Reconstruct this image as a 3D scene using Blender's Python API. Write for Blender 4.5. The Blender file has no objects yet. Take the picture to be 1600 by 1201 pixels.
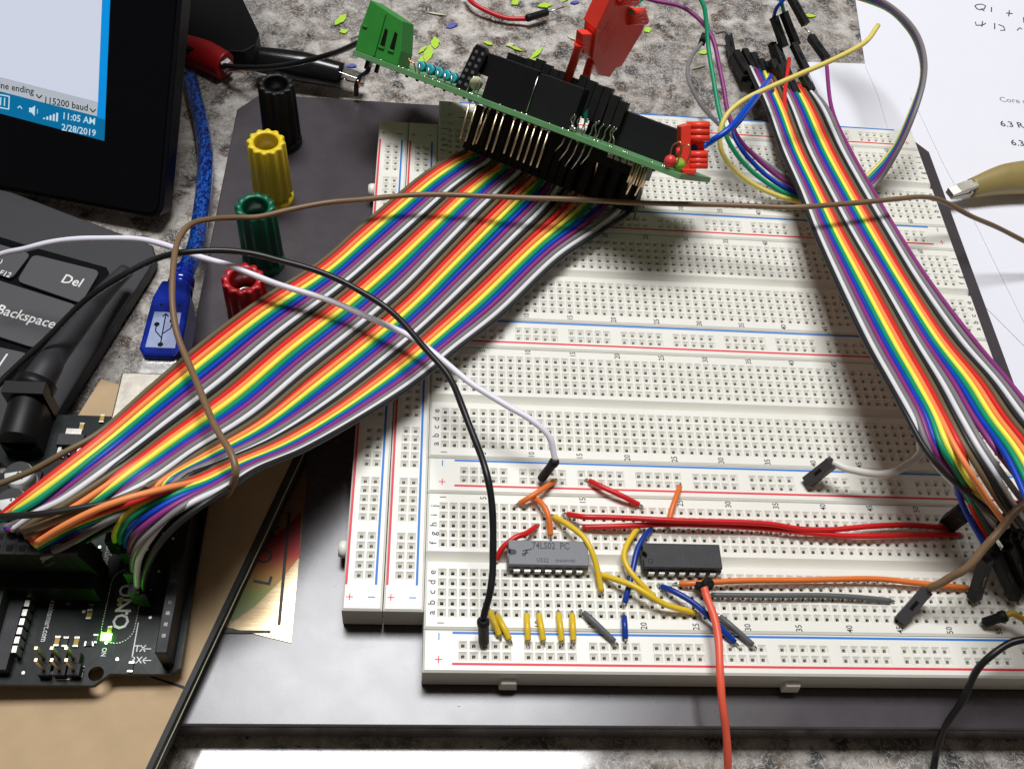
import bpy, bmesh, math, random
import numpy as np
from mathutils import Vector, Matrix
random.seed(7)
SC = bpy.context.scene
COL = SC.collection
S = 0.1                       # the scene is laid out in millimetres; 1 Blender unit is 1 cm

# ------------------------------------------------------------------ camera
CAM = np.array([-7.02707315, -86.22548321, 223.90131338])
RM = np.array([[0.99504231, -0.02130129, 0.09714454],
               [0.03680266, -0.82858431, -0.55865338],
               [0.09239248, 0.55945892, -0.8236925]])
FPX = 1549.32
cd = bpy.data.cameras.new('camera'); cam = bpy.data.objects.new('camera', cd); COL.objects.link(cam)
cd.sensor_fit = 'HORIZONTAL'; cd.sensor_width = 36.0; cd.lens = FPX * 36.0 / 1600.0
cd.clip_start = 0.5; cd.clip_end = 2000
M4 = Matrix.Identity(4)
for i in range(3):
    M4[i][0] = RM[0][i]; M4[i][1] = -RM[1][i]; M4[i][2] = -RM[2][i]; M4[i][3] = CAM[i] * S
cam.matrix_world = M4
SC.camera = cam
# ------------------------------------------------------------------ world: dim even room light
wd = bpy.data.worlds.new('World'); SC.world = wd; wd.use_nodes = True
bg = wd.node_tree.nodes['Background']
bg.inputs[0].default_value = (1.0, 0.84, 0.68, 1); bg.inputs[1].default_value = 0.085
# ------------------------------------------------------------------ lamps: the ceiling panel / window light overhead
def area(name, loc, size, power, color, target=None):
    ld = bpy.data.lights.new(name, 'AREA'); ld.shape = 'RECTANGLE'
    ld.size, ld.size_y = size[0] * S, size[1] * S; ld.energy = power; ld.color = color
    o = bpy.data.objects.new(name, ld); COL.objects.link(o)
    o.location = Vector(loc) * S
    d = (Vector(target if target else (loc[0], loc[1], 0)) - Vector(loc))
    o.rotation_euler = d.to_track_quat('-Z', 'Y').to_euler()
    return o
area('ceiling_light', (-55, 485, 1490), (720, 430), 262000, (0.97, 0.98, 1.0), (-55, 400, 0))
SC.view_settings.view_transform = 'Standard'; SC.view_settings.look = 'None'
SC.view_settings.exposure = 0.06; SC.view_settings.gamma = 1.0
SC.render.resolution_x = 1024; SC.render.resolution_y = 768
SC.cycles.max_bounces = 6
try: SC.cycles.use_denoising = True
except Exception: pass

# ------------------------------------------------------------------ where things stand
def W(u, v, z):               # the point at height z (mm) seen at photo position u, v
    d = RM.T @ np.array([(u - 800) / FPX, (v - 600.5) / FPX, 1.0])
    return Vector(CAM + d * ((z - CAM[2]) / d[2]))
def DP(u, v, dist):           # the point at a distance (mm) from the camera plane
    return Vector(CAM + RM.T @ (np.array([(u - 800) / FPX, (v - 600.5) / FPX, 1.0]) * dist))
def WW(pts): return [W(*p) for p in pts]

# ------------------------------------------------------------------ materials
MATS = {}
def nd(nt, t, **kw):
    n = nt.nodes.new(t)
    for k, v in kw.items():
        if k in n.inputs: n.inputs[k].default_value = v
        else: setattr(n, k, v)
    return n
def mat(name, col, rough=0.5, metal=0.0, bump=0.0, bscale=8.0, var=0.06, vscale=3.0, spec=0.5, trans=0.0,
        sss=0.0, emit=None, estr=0.0, coat=0.0, alpha=1.0, rvar=0.1, ior=1.45):
    m = bpy.data.materials.new(name); m.use_nodes = True; nt = m.node_tree
    b = nt.nodes['Principled BSDF']
    b.inputs['Roughness'].default_value = rough; b.inputs['Metallic'].default_value = metal
    b.inputs['Specular IOR Level'].default_value = spec; b.inputs['IOR'].default_value = ior
    b.inputs['Transmission Weight'].default_value = trans
    b.inputs['Coat Weight'].default_value = coat
    if sss: b.inputs['Subsurface Weight'].default_value = sss; b.inputs['Subsurface Radius'].default_value = (0.15, 0.12, 0.08)
    if emit: b.inputs['Emission Color'].default_value = (*emit, 1); b.inputs['Emission Strength'].default_value = estr
    tc = nt.nodes.new('ShaderNodeTexCoord')
    n = nd(nt, 'ShaderNodeTexNoise'); n.inputs['Scale'].default_value = vscale; n.inputs['Detail'].default_value = 6
    nt.links.new(tc.outputs['Object'], n.inputs['Vector'])
    mx = nt.nodes.new('ShaderNodeMixRGB'); mx.blend_type = 'MIX'
    c = np.array(col[:3])
    mx.inputs[1].default_value = (*np.clip(c * (1 - var * 2), 0, 1), 1); mx.inputs[2].default_value = (*np.clip(c * (1 + var), 0, 1), 1)
    nt.links.new(n.outputs['Fac'], mx.inputs[0]); nt.links.new(mx.outputs[0], b.inputs['Base Color'])
    if rvar:
        mr = nt.nodes.new('ShaderNodeMapRange'); mr.inputs[3].default_value = max(rough - rvar * .6, 0.02); mr.inputs[4].default_value = min(rough + rvar, 1)
        nt.links.new(n.outputs['Fac'], mr.inputs[0]); nt.links.new(mr.outputs[0], b.inputs['Roughness'])
    if bump:
        n2 = nd(nt, 'ShaderNodeTexNoise'); n2.inputs['Scale'].default_value = bscale; n2.inputs['Detail'].default_value = 3
        nt.links.new(tc.outputs['Object'], n2.inputs['Vector'])
        bp = nt.nodes.new('ShaderNodeBump'); bp.inputs['Strength'].default_value = bump; bp.inputs['Distance'].default_value = 0.02
        nt.links.new(n2.outputs['Fac'], bp.inputs['Height']); nt.links.new(bp.outputs[0], b.inputs['Normal'])
    MATS[name] = m
    return m
mat('ivory', (0.83, 0.815, 0.74), 0.33, bump=0.10, bscale=14, var=0.03, vscale=0.8, sss=0.12)
mat('contact', (0.16, 0.14, 0.10), 0.35, metal=0.4)
mat('print_blue', (0.01, 0.20, 0.68), 0.5, var=0.1, vscale=9)
mat('print_red', (0.80, 0.03, 0.05), 0.5, var=0.1, vscale=9)
mat('print_black', (0.02, 0.02, 0.02), 0.5)
mat('print_white', (0.75, 0.76, 0.74), 0.5)
mat('plate', (0.060, 0.051, 0.057), 0.265, bump=0.05, bscale=40, var=0.14, vscale=1.2, spec=0.5, rvar=0.05, ior=1.55)
mat('black', (0.007, 0.007, 0.008), 0.45, bump=0.05, spec=0.3)
mat('black_soft', (0.009, 0.009, 0.010), 0.55, bump=0.1, spec=0.3)
mat('black_gloss', (0.008, 0.008, 0.009), 0.18)
mat('housing', (0.010, 0.0095, 0.0095), 0.5, bump=0.12, bscale=10, spec=0.35)
mat('housing_grey', (0.045, 0.043, 0.044), 0.5, bump=0.12, bscale=10)
mat('tin', (0.62, 0.60, 0.55), 0.28, metal=1.0, var=0.12, vscale=8)
mat('steel', (0.72, 0.71, 0.69), 0.22, metal=1.0, bump=0.06, var=0.15, vscale=5)
mat('gold', (0.78, 0.62, 0.40), 0.3, metal=1.0, var=0.12, vscale=8)
mat('copper', (0.80, 0.42, 0.26), 0.3, metal=1.0, var=0.15, vscale=15)
mat('ic_body', (0.022, 0.022, 0.024), 0.55, bump=0.3, bscale=30)
mat('ic_grey', (0.17, 0.175, 0.19), 0.45, bump=0.25, bscale=30, var=0.1)
mat('mark_dark', (0.012, 0.012, 0.014), 0.5)
WIRE = {'brown': (0.16, 0.115, 0.06), 'red': (0.72, 0.022, 0.018), 'orange': (1.0, 0.30, 0.09), 'yellow': (0.98, 0.90, 0.10),
        'green': (0.0, 0.30, 0.14), 'blue': (0.0, 0.05, 0.46), 'purple': (0.26, 0.03, 0.19), 'grey': (0.22, 0.205, 0.21),
        'white': (0.80, 0.79, 0.81), 'black': (0.014, 0.014, 0.015)}
mat('trace', (0.010, 0.018, 0.015), 0.35, spec=0.25); mat('dust', (0.6, 0.58, 0.55), 0.8)
for k, c in WIRE.items(): mat('wire_' + k, c, 0.45, bump=0.05, bscale=5, var=0.05, vscale=2.2)
mat('solid_yellow', (0.80, 0.55, 0.03), 0.33, var=0.05); mat('solid_orange', (0.80, 0.19, 0.03), 0.36, var=0.05)
mat('solid_red', (0.66, 0.015, 0.015), 0.33, var=0.05); mat('solid_blue', (0.005, 0.04, 0.30), 0.33, var=0.05)
mat('solid_grey', (0.12, 0.125, 0.13), 0.4, var=0.05)
mat('jumper_white', (0.84, 0.82, 0.92), 0.35, var=0.03); mat('jumper_ivory', (0.74, 0.72, 0.66), 0.4); mat('jumper_coral', (0.90, 0.13, 0.07), 0.38, var=0.04)
mat('jumper_brown', (0.21, 0.13, 0.07), 0.4, bump=0.1, var=0.08); mat('jumper_mustard', (0.45, 0.28, 0.03), 0.4)
mat('jumper_black', (0.011, 0.011, 0.012), 0.36); mat('jumper_cream', (0.80, 0.66, 0.16), 0.4, var=0.05)
mat('jumper_azure', (0.0, 0.07, 0.55), 0.25); mat('jumper_red', (0.60, 0.012, 0.02), 0.35)
mat('post_yellow', (0.78, 0.58, 0.02), 0.35, bump=0.05); mat('post_green', (0.0, 0.11, 0.055), 0.35); mat('post_red', (0.42, 0.012, 0.016), 0.33)
mat('pcb_edge', (0.13, 0.32, 0.13), 0.45, bump=0.15, bscale=20, var=0.15); mat('pcb_green', (0.03, 0.15, 0.06), 0.35, var=0.15, vscale=8)
mat('terminal_green', (0.035, 0.27, 0.04), 0.4, bump=0.05); mat('resistor_teal', (0.03, 0.42, 0.48), 0.35)
mat('clip_red', (0.95, 0.06, 0.035), 0.3, bump=0.05); mat('led_red', (0.75, 0.05, 0.06), 0.3, sss=0.2); mat('led_green', (0.35, 0.62, 0.06), 0.25, sss=0.2)
mat('kraft', (0.52, 0.37, 0.215), 0.8, bump=0.25, bscale=18, var=0.1, vscale=1.3); mat('kraft_dark', (0.03, 0.028, 0.028), 0.6)
mat('board_black', (0.004, 0.008, 0.007), 0.35, spec=0.25, bump=0.1, bscale=6, var=0.2, vscale=4)
mat('usb_silver', (0.42, 0.39, 0.33), 0.35, metal=0.9, bump=0.08, var=0.1)
mat('keyboard', (0.026, 0.026, 0.029), 0.55, bump=0.3, bscale=26, var=0.08); mat('key', (0.062, 0.062, 0.066), 0.55, bump=0.2, bscale=26, var=0.06)
mat('tablet', (0.003, 0.0035, 0.005), 0.45, rvar=0.05, spec=0.2)
mat('bezel', (0.002, 0.0025, 0.004), 0.22, rvar=0.05, spec=0.3)
mat('scr_white', (0.02, 0.02, 0.02), 0.3, emit=(0.62, 0.66, 0.78), estr=0.92)
mat('scr_grey', (0.02, 0.02, 0.02), 0.3, emit=(0.50, 0.54, 0.60), estr=0.8)
mat('scr_blue', (0.0, 0.02, 0.04), 0.3, emit=(0.0, 0.16, 0.36), estr=0.8)
mat('scr_edge', (0.0, 0.02, 0.06), 0.3, emit=(0.0, 0.27, 0.72), estr=0.9)
mat('scr_text', (0.02, 0.02, 0.02), 0.3, emit=(0.55, 0.72, 0.80), estr=0.9)
mat('led_on', (0.1, 0.9, 0.05), 0.3, emit=(0.10, 1.0, 0.03), estr=45)
mat('paper', (0.80, 0.80, 0.86), 0.8, bump=0.03, bscale=1.5, var=0.015, vscale=0.5)
mat('paper_ink', (0.05, 0.05, 0.06), 0.7); mat('paper_ink_faint', (0.30, 0.30, 0.34), 0.7)
mat('scrap_lime', (0.46, 0.72, 0.05), 0.6, var=0.15, vscale=8); mat('scrap_cream', (0.62, 0.62, 0.42), 0.6); mat('scrap_blue', (0.10, 0.12, 0.42), 0.5)
mat('alligator_yellow', (0.33, 0.25, 0.09), 0.45, bump=0.1); mat('alligator_red', (0.40, 0.008, 0.012), 0.4)
m = mat('usb_blue', (0.0, 0.022, 0.36), 0.16, bump=0.0, var=0.4, vscale=2.0, coat=0.5, trans=0.2)
mat('usb_label', (0.30, 0.36, 0.55), 0.3, var=0.2, vscale=3)
mat('cable_braid', (0.0, 0.06, 0.62), 0.18, bump=1.0, bscale=11, var=0.35, vscale=6, coat=0.8)

def braid():
    m = MATS['cable_braid']; nt = m.node_tree; b = nt.nodes['Principled BSDF']
    tc = nt.nodes.new('ShaderNodeTexCoord'); mp = nt.nodes.new('ShaderNodeMapping'); mp.inputs['Scale'].default_value = (1, .45, 1); mp.inputs['Rotation'].default_value = (0, 0, .25); nt.links.new(tc.outputs['Object'], mp.inputs[0])
    v = nt.nodes.new('ShaderNodeTexVoronoi'); v.inputs['Scale'].default_value = 17; nt.links.new(mp.outputs[0], v.inputs['Vector'])
    r = nt.nodes.new('ShaderNodeValToRGB'); r.color_ramp.elements[0].color = (0.0, 0.02, 0.22, 1); r.color_ramp.elements[1].color = (0.02, 0.22, 1.0, 1); r.color_ramp.elements[0].position = .35; r.color_ramp.elements[1].position = .85
    nt.links.new(v.outputs['Color'], r.inputs[0]); nt.links.new(r.outputs[0], b.inputs['Base Color']); b.inputs['Metallic'].default_value = .5
    bp = nt.nodes.new('ShaderNodeBump'); bp.inputs['Strength'].default_value = .8; bp.inputs['Distance'].default_value = .03; nt.links.new(v.outputs['Distance'], bp.inputs['Height']); nt.links.new(bp.outputs[0], b.inputs['Normal'])
braid()
def granite():
    m = bpy.data.materials.new('granite'); m.use_nodes = True; nt = m.node_tree; b = nt.nodes['Principled BSDF']
    tc = nt.nodes.new('ShaderNodeTexCoord')
    def noise(sc, det=6, rough=.55, dist=0.0, off=0):
        mp = nt.nodes.new('ShaderNodeMapping'); mp.inputs['Location'].default_value = (off, off * 1.7, 0); nt.links.new(tc.outputs['Object'], mp.inputs[0])
        n = nt.nodes.new('ShaderNodeTexNoise'); n.inputs['Scale'].default_value = sc; n.inputs['Detail'].default_value = det
        n.inputs['Roughness'].default_value = rough; n.inputs['Distortion'].default_value = dist
        nt.links.new(mp.outputs[0], n.inputs['Vector']); return n.outputs['Fac']
    def ramp(src, stops):
        r = nt.nodes.new('ShaderNodeValToRGB'); nt.links.new(src, r.inputs[0]); e = r.color_ramp.elements
        e[0].position, e[0].color = stops[0][0], (*stops[0][1], 1); e[1].position, e[1].color = stops[-1][0], (*stops[-1][1], 1)
        for p, c in stops[1:-1]:
            x = e.new(p); x.color = (*c, 1)
        return r.outputs[0]
    def mix(f, a, b_):
        x = nt.nodes.new('ShaderNodeMixRGB'); nt.links.new(f, x.inputs[0]); nt.links.new(a, x.inputs[1]); nt.links.new(b_, x.inputs[2]); return x.outputs[0]
    base = ramp(noise(1.0, 9, .60, .5), [(0.30, (0.07, 0.065, 0.06)), (0.42, (0.20, 0.175, 0.15)), (0.53, (0.39, 0.355, 0.315)), (0.66, (0.60, 0.57, 0.53)), (0.75, (0.40, 0.38, 0.35))])
    vo = nt.nodes.new('ShaderNodeTexVoronoi'); vo.inputs['Scale'].default_value = 1.25; vo.inputs['Randomness'].default_value = 1.0
    wp = nt.nodes.new('ShaderNodeMixRGB'); wp.blend_type = 'ADD'; wp.inputs[0].default_value = 0.55
    wn = nt.nodes.new('ShaderNodeTexNoise'); wn.inputs['Scale'].default_value = 3.0; wn.inputs['Detail'].default_value = 6; nt.links.new(tc.outputs['Object'], wn.inputs['Vector'])
    nt.links.new(tc.outputs['Object'], wp.inputs[1]); nt.links.new(wn.outputs['Color'], wp.inputs[2]); nt.links.new(wp.outputs[0], vo.inputs['Vector'])
    blob = ramp(vo.outputs['Distance'], [(0.28, (1, 1, 1)), (0.46, (0, 0, 0))])
    pick = ramp(vo.outputs['Color'], [(0.24, (0, 0, 0)), (0.50, (1, 1, 1))])
    mm = nt.nodes.new('ShaderNodeMath'); mm.operation = 'MULTIPLY'; nt.links.new(blob, mm.inputs[0]); nt.links.new(pick, mm.inputs[1])
    m2 = nt.nodes.new('ShaderNodeMath'); m2.operation = 'MULTIPLY'; m2.inputs[1].default_value = 0.92; nt.links.new(mm.outputs[0], m2.inputs[0])
    blobcol = ramp(noise(0.8, 2, .5, 0, 5), [(0.4, (0.040, 0.040, 0.043)), (0.5, (0.12, 0.07, 0.045)), (0.62, (0.075, 0.072, 0.072))])
    c0 = mix(m2.outputs[0], base, blobcol)
    big = ramp(noise(0.35, 5, .6, .4, 21), [(0.50, (0, 0, 0)), (0.64, (0.6, 0.6, 0.6))])
    c1 = mix(big, c0, ramp(noise(2.5, 6, .7, .5, 4), [(0.4, (0.045, 0.042, 0.045)), (0.65, (0.24, 0.22, 0.21))]))
    spk = ramp(noise(6.0, 4, .7, .3, 9), [(0.60, (0, 0, 0)), (0.68, (1, 1, 1))])
    dk = nt.nodes.new('ShaderNodeRGB'); dk.outputs[0].default_value = (0.05, 0.045, 0.05, 1)
    c2 = mix(spk, c1, dk.outputs[0])
    vein = ramp(noise(3.2, 6, .6, 1.6, 3), [(0.47, (0, 0, 0)), (0.50, (0.7, 0.7, 0.7)), (0.53, (0, 0, 0))])
    wt = nt.nodes.new('ShaderNodeRGB'); wt.outputs[0].default_value = (0.72, 0.70, 0.68, 1)
    c3 = mix(vein, c2, wt.outputs[0])
    nt.links.new(c3, b.inputs['Base Color'])
    b.inputs['Roughness'].default_value = 0.10; b.inputs['Specular IOR Level'].default_value = 0.5
    bp = nt.nodes.new('ShaderNodeBump'); bp.inputs['Strength'].default_value = 0.04; nt.links.new(noise(9, 3), bp.inputs['Height']); nt.links.new(bp.outputs[0], b.inputs['Normal'])
    MATS['granite'] = m
granite()
def foil():
    m = bpy.data.materials.new('foil'); m.use_nodes = True; nt = m.node_tree; b = nt.nodes['Principled BSDF']
    tc = nt.nodes.new('ShaderNodeTexCoord'); mp = nt.nodes.new('ShaderNodeMapping'); mp.inputs['Scale'].default_value = (0.3, 14, 1); mp.inputs['Rotation'].default_value = (0, 0, 0.05)
    n = nt.nodes.new('ShaderNodeTexNoise'); n.inputs['Scale'].default_value = 3; nt.links.new(tc.outputs['Object'], mp.inputs[0]); nt.links.new(mp.outputs[0], n.inputs['Vector'])
    r = nt.nodes.new('ShaderNodeValToRGB'); r.color_ramp.elements[0].color = (0.14, 0.095, 0.05, 1); r.color_ramp.elements[1].color = (0.46, 0.36, 0.22, 1)
    nt.links.new(n.outputs['Fac'], r.inputs[0]); nt.links.new(r.outputs[0], b.inputs['Base Color'])
    b.inputs['Metallic'].default_value = 0.95; b.inputs['Roughness'].default_value = 0.24
    bp = nt.nodes.new('ShaderNodeBump'); bp.inputs['Strength'].default_value = 0.3; nt.links.new(n.outputs['Fac'], bp.inputs['Height']); nt.links.new(bp.outputs[0], b.inputs['Normal'])
    MATS['foil'] = m
    # rainbow diffraction sheen painted as a colour band across the foil
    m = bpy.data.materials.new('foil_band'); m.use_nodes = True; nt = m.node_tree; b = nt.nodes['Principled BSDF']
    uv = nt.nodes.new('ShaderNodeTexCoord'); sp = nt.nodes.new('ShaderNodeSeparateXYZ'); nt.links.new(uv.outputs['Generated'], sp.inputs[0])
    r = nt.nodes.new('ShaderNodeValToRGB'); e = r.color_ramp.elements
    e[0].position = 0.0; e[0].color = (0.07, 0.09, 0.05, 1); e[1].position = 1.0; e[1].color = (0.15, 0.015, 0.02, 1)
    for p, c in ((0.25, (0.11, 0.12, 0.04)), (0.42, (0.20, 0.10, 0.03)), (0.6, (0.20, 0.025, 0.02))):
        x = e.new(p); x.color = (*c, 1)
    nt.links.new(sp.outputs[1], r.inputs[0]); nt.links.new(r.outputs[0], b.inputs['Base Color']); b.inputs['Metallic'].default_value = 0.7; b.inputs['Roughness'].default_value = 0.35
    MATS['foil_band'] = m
foil()

# ------------------------------------------------------------------ mesh helpers
class Fr:                     # a local frame: origin and three axes
    def __init__(s, o=(0, 0, 0), x=(1, 0, 0), y=(0, 1, 0), z=(0, 0, 1)):
        s.o, s.x, s.y, s.z = Vector(o), Vector(x).normalized(), Vector(y).normalized(), Vector(z).normalized()
    def p(s, a, b, c): return s.o + s.x * a + s.y * b + s.z * c
    def at(s, a, b, c): return Fr(s.p(a, b, c), s.x, s.y, s.z)
WF = Fr()
def dirframe(a, b, up=(0, 0, 1)):      # x axis runs from a to b
    a, b = Vector(a), Vector(b); x = (b - a).normalized(); u = Vector(up)
    if abs(x.dot(u)) > 0.97: u = Vector((0, 1, 0))
    y = u.cross(x).normalized(); z = x.cross(y)
    return Fr(a, x, y, z)
_tx = {}
def text_mesh(s):
    if s not in _tx:
        c = bpy.data.curves.new('t', 'FONT'); c.body = s; c.size = 1.0; c.align_x = 'CENTER'; c.align_y = 'CENTER'; c.resolution_u = 2; c.offset = 0.012
        o = bpy.data.objects.new('t', c); COL.objects.link(o)
        dg = bpy.context.evaluated_depsgraph_get(); me = o.evaluated_get(dg).to_mesh()
        _tx[s] = ([v.co.copy() for v in me.vertices], [tuple(p.vertices) for p in me.polygons])
        o.evaluated_get(dg).to_mesh_clear(); bpy.data.objects.remove(o); bpy.data.curves.remove(c)
    return _tx[s]
class MB:
    def __init__(s): s.v, s.f, s.m, s.s = [], [], [], []
    def add(s, vs, fs, m=0, sm=False):
        k = len(s.v); s.v += [tuple(v) for v in vs]
        for f in fs: s.f.append(tuple(i + k for i in f)); s.m.append(m); s.s.append(sm)
        return s
    def box(s, F, a, b, m=0, top=None):    # from corner a to corner b in frame F; top shrinks the top face
        (x0, y0, z0), (x1, y1, z1) = a, b; t = top or 0
        vs = [F.p(x, y, z0) for x, y in ((x0, y0), (x1, y0), (x1, y1), (x0, y1))] + [F.p(x, y, z1) for x, y in ((x0 + t, y0 + t), (x1 - t, y0 + t), (x1 - t, y1 - t), (x0 + t, y1 - t))]
        return s.add(vs, [(3, 2, 1, 0), (4, 5, 6, 7), (0, 1, 5, 4), (1, 2, 6, 5), (2, 3, 7, 6), (3, 0, 4, 7)], m)
    def tube(s, pts, r, n=8, m=0, cap=True, flat=1.0):
        P = [Vector(p) for p in pts]; N = len(P); R = r if isinstance(r, (list, tuple)) else [r] * N
        T = [(P[min(i + 1, N - 1)] - P[max(i - 1, 0)]).normalized() for i in range(N)]
        u = T[0].orthogonal().normalized(); vs = []
        for i in range(N):
            u = (u - T[i] * u.dot(T[i])).normalized(); w = T[i].cross(u)
            for k in range(n):
                a = 2 * math.pi * k / n; vs.append(P[i] + (u * math.cos(a) + w * math.sin(a) * flat) * R[i])
        fs = [(i * n + k, i * n + (k + 1) % n, (i + 1) * n + (k + 1) % n, (i + 1) * n + k) for i in range(N - 1) for k in range(n)]
        s.add(vs, fs, m, True)
        if cap:
            k0 = len(s.v) - N * n
            s.f.append(tuple(k0 + k for k in range(n))[::-1]); s.m.append(m); s.s.append(False)
            s.f.append(tuple(k0 + (N - 1) * n + k for k in range(n))); s.m.append(m); s.s.append(False)
        return s
    def cyl(s, a, b, r, r2=None, n=16, m=0): return s.tube([a, b], [r, r if r2 is None else r2], n, m)
    def prism(s, F, poly, z0, z1, m=0, m_side=None):
        n = len(poly); vs = [F.p(x, y, z0) for x, y in poly] + [F.p(x, y, z1) for x, y in poly]
        s.add(vs, [tuple(range(n))[::-1], tuple(range(n, 2 * n))], m); k = len(s.v) - 2 * n
        for i in range(n):
            s.f.append((k + i, k + (i + 1) % n, k + n + (i + 1) % n, k + n + i)); s.m.append(m if m_side is None else m_side); s.s.append(False)
        return s
    def lathe(s, F, prof, n=24, m=0, sm=True, wob=None):
        vs = []
        for r, z in prof:
            for k in range(n):
                a = 2 * math.pi * k / n; rr = r * (wob(a, r, z) if wob else 1); vs.append(F.p(rr * math.cos(a), rr * math.sin(a), z))
        fs = [(i * n + k, i * n + (k + 1) % n, (i + 1) * n + (k + 1) % n, (i + 1) * n + k) for i in range(len(prof) - 1) for k in range(n)]
        return s.add(vs, fs, m, sm)
    def ball(s, c, r, m=0, n=12, sc=(1, 1, 1)):
        c = Vector(c); prof = [(max(r * math.sin(math.pi * i / 8), 1e-3), -r * math.cos(math.pi * i / 8)) for i in range(9)]
        vs = []
        for rr, z in prof:
            for k in range(n):
                a = 2 * math.pi * k / n; vs.append(c + Vector((rr * math.cos(a) * sc[0], rr * math.sin(a) * sc[1], z * sc[2])))
        return s.add(vs, [(i * n + k, i * n + (k + 1) % n, (i + 1) * n + (k + 1) % n, (i + 1) * n + k) for i in range(8) for k in range(n)], m, True)
    def text(s, F, t, size, m=0, sx=1.0, skew=0.0):     # flat lettering in the xy plane of F, centred on its origin
        vs, fs = text_mesh(t)
        return s.add([F.p((v.x * sx + v.y * skew) * size, v.y * size, 0) for v in vs], fs, m)
    def rod(s, F, a, b, w, m=0):    # a printed line of width w between two points of the xy plane of F
        a, b = Vector((*a, 0)), Vector((*b, 0)); d = (b - a).normalized(); q = Vector((-d.y, d.x, 0)) * w / 2
        return s.add([F.p(*(a - q)), F.p(*(b - q)), F.p(*(b + q)), F.p(*(a + q))], [(0, 1, 2, 3)], m)
    def mesh(s, name, mats, org):
        me = bpy.data.meshes.new(name); o = Vector(org)
        me.from_pydata([tuple((Vector(v) - o) * S) for v in s.v], [], s.f)
        for mm in mats: me.materials.append(MATS[mm])
        me.polygons.foreach_set('material_index', s.m); me.polygons.foreach_set('use_smooth', s.s); me.update()
        return me
def thing(name, label, cat, org, group=None, kind=None):
    o = bpy.data.objects.new(name, None); COL.objects.link(o); o.location = Vector(org) * S; o.empty_display_size = 0.3
    o['label'] = label; o['category'] = cat; o['org'] = [float(x) for x in org]
    if group: o['group'] = group
    if kind: o['kind'] = kind
    return o
def root_org(o):
    while o.parent: o = o.parent
    return o['org']
def part(name, mb, mats, parent, label=None, kind=None, bevel=0, seg=2):
    mats = [mats] if isinstance(mats, str) else mats
    me = mb.mesh(name, mats, root_org(parent)) if isinstance(mb, MB) else mb
    o = bpy.data.objects.new(name, me); COL.objects.link(o); o.parent = parent
    if label: o['label'] = label
    if kind: o['kind'] = kind
    if bevel: bev(o, bevel, seg)
    return o
def bev(o, w, seg=2):
    b = o.modifiers.new('edge', 'BEVEL'); b.width = w * S; b.segments = seg; b.limit_method = 'ANGLE'; b.angle_limit = math.radians(40)
def solo(name, mb, mats, label, cat, org=(0, 0, 0), group=None, kind=None, bevel=0):
    mats = [mats] if isinstance(mats, str) else mats
    o = bpy.data.objects.new(name, mb.mesh(name, mats, org)); COL.objects.link(o); o.location = Vector(org) * S; o['org'] = [float(x) for x in org]
    if label: o['label'] = label
    if cat: o['category'] = cat
    if group: o['group'] = group
    if kind: o['kind'] = kind
    if bevel: bev(o, bevel)
    return o
def struct(name, mb, mats): return solo(name, mb, mats, None, None, kind='structure')
def smooth(pts, n=8):          # Catmull-Rom through the points
    P = [Vector(p) for p in pts]
    if len(P) < 3: return P
    P = [P[0] * 2 - P[1]] + P + [P[-1] * 2 - P[-2]]; out = []
    for i in range(1, len(P) - 2):
        p0, p1, p2, p3 = P[i - 1], P[i], P[i + 1], P[i + 2]
        t1 = max((p1 - p0).length ** .5, 1e-3); t2 = max((p2 - p1).length ** .5, 1e-3); t3 = max((p3 - p2).length ** .5, 1e-3)
        m1 = ((p1 - p0) / t1 - (p2 - p0) / (t1 + t2) + (p2 - p1) / t2) * t2
        m2 = ((p2 - p1) / t2 - (p3 - p1) / (t2 + t3) + (p3 - p2) / t3) * t2
        for k in range(n):
            t = k / n; out.append(p1 * (2*t**3 - 3*t*t + 1) + m1 * (t**3 - 2*t*t + t) + p2 * (-2*t**3 + 3*t*t) + m2 * (t**3 - t*t))
    out.append(P[-2]); return out
# ================================================================== the setting
TABLE = -20.0
mb = MB(); mb.box(WF, (-700, -420, TABLE - 30), (800, 900, TABLE)); struct('countertop', mb, 'granite')

# ================================================================== breadboard station
ZT = 0.6; ZB = -8.4; PL = -9.0; PITCH = 45.93
bb = thing('breadboard', 'large solderless breadboard of ivory strips on a dark metal base plate with four binding posts', 'breadboard', (50, 80, PL))
mb = MB(); poly = [(-72.0, -23.6), (172.6, -23.6), (172.6, 180), (166, 188.6), (-65, 188.6), (-72.0, 180)]
mb.prism(WF, poly, PL - 1.2, PL)
lip = 1.2
for (x0, y0), (x1, y1) in zip(poly, poly[1:] + poly[:1]):      # folded edge all round
    d = Vector((x1 - x0, y1 - y0, 0)).normalized(); n = Vector((-d.y, d.x, 0)) * lip; q = Vector((x0, y0, 0)); r = Vector((x1, y1, 0))
    mb.add([q + Vector((0, 0, PL - 9)), r + Vector((0, 0, PL - 9)), r + n + Vector((0, 0, PL - 9)), q + n + Vector((0, 0, PL - 9)),
            q + Vector((0, 0, PL - 1.2)), r + Vector((0, 0, PL - 1.2)), r + n + Vector((0, 0, PL - 1.2)), q + n + Vector((0, 0, PL - 1.2))],
           [(3, 2, 1, 0), (0, 1, 5, 4), (2, 3, 7, 6), (1, 2, 6, 5), (3, 0, 4, 7)])
part('base_plate', mb, 'plate', bb, 'dark grey powder coated metal base plate', bevel=0.5)
for x, y in ((-60, -12), (160, -12), (-60, 176), (160, 176)):
    mb = MB(); mb.cyl((x, y, TABLE), (x, y, PL - 1.25), 6, n=20); part('rubber_foot', mb, 'black_soft', bb)

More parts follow.
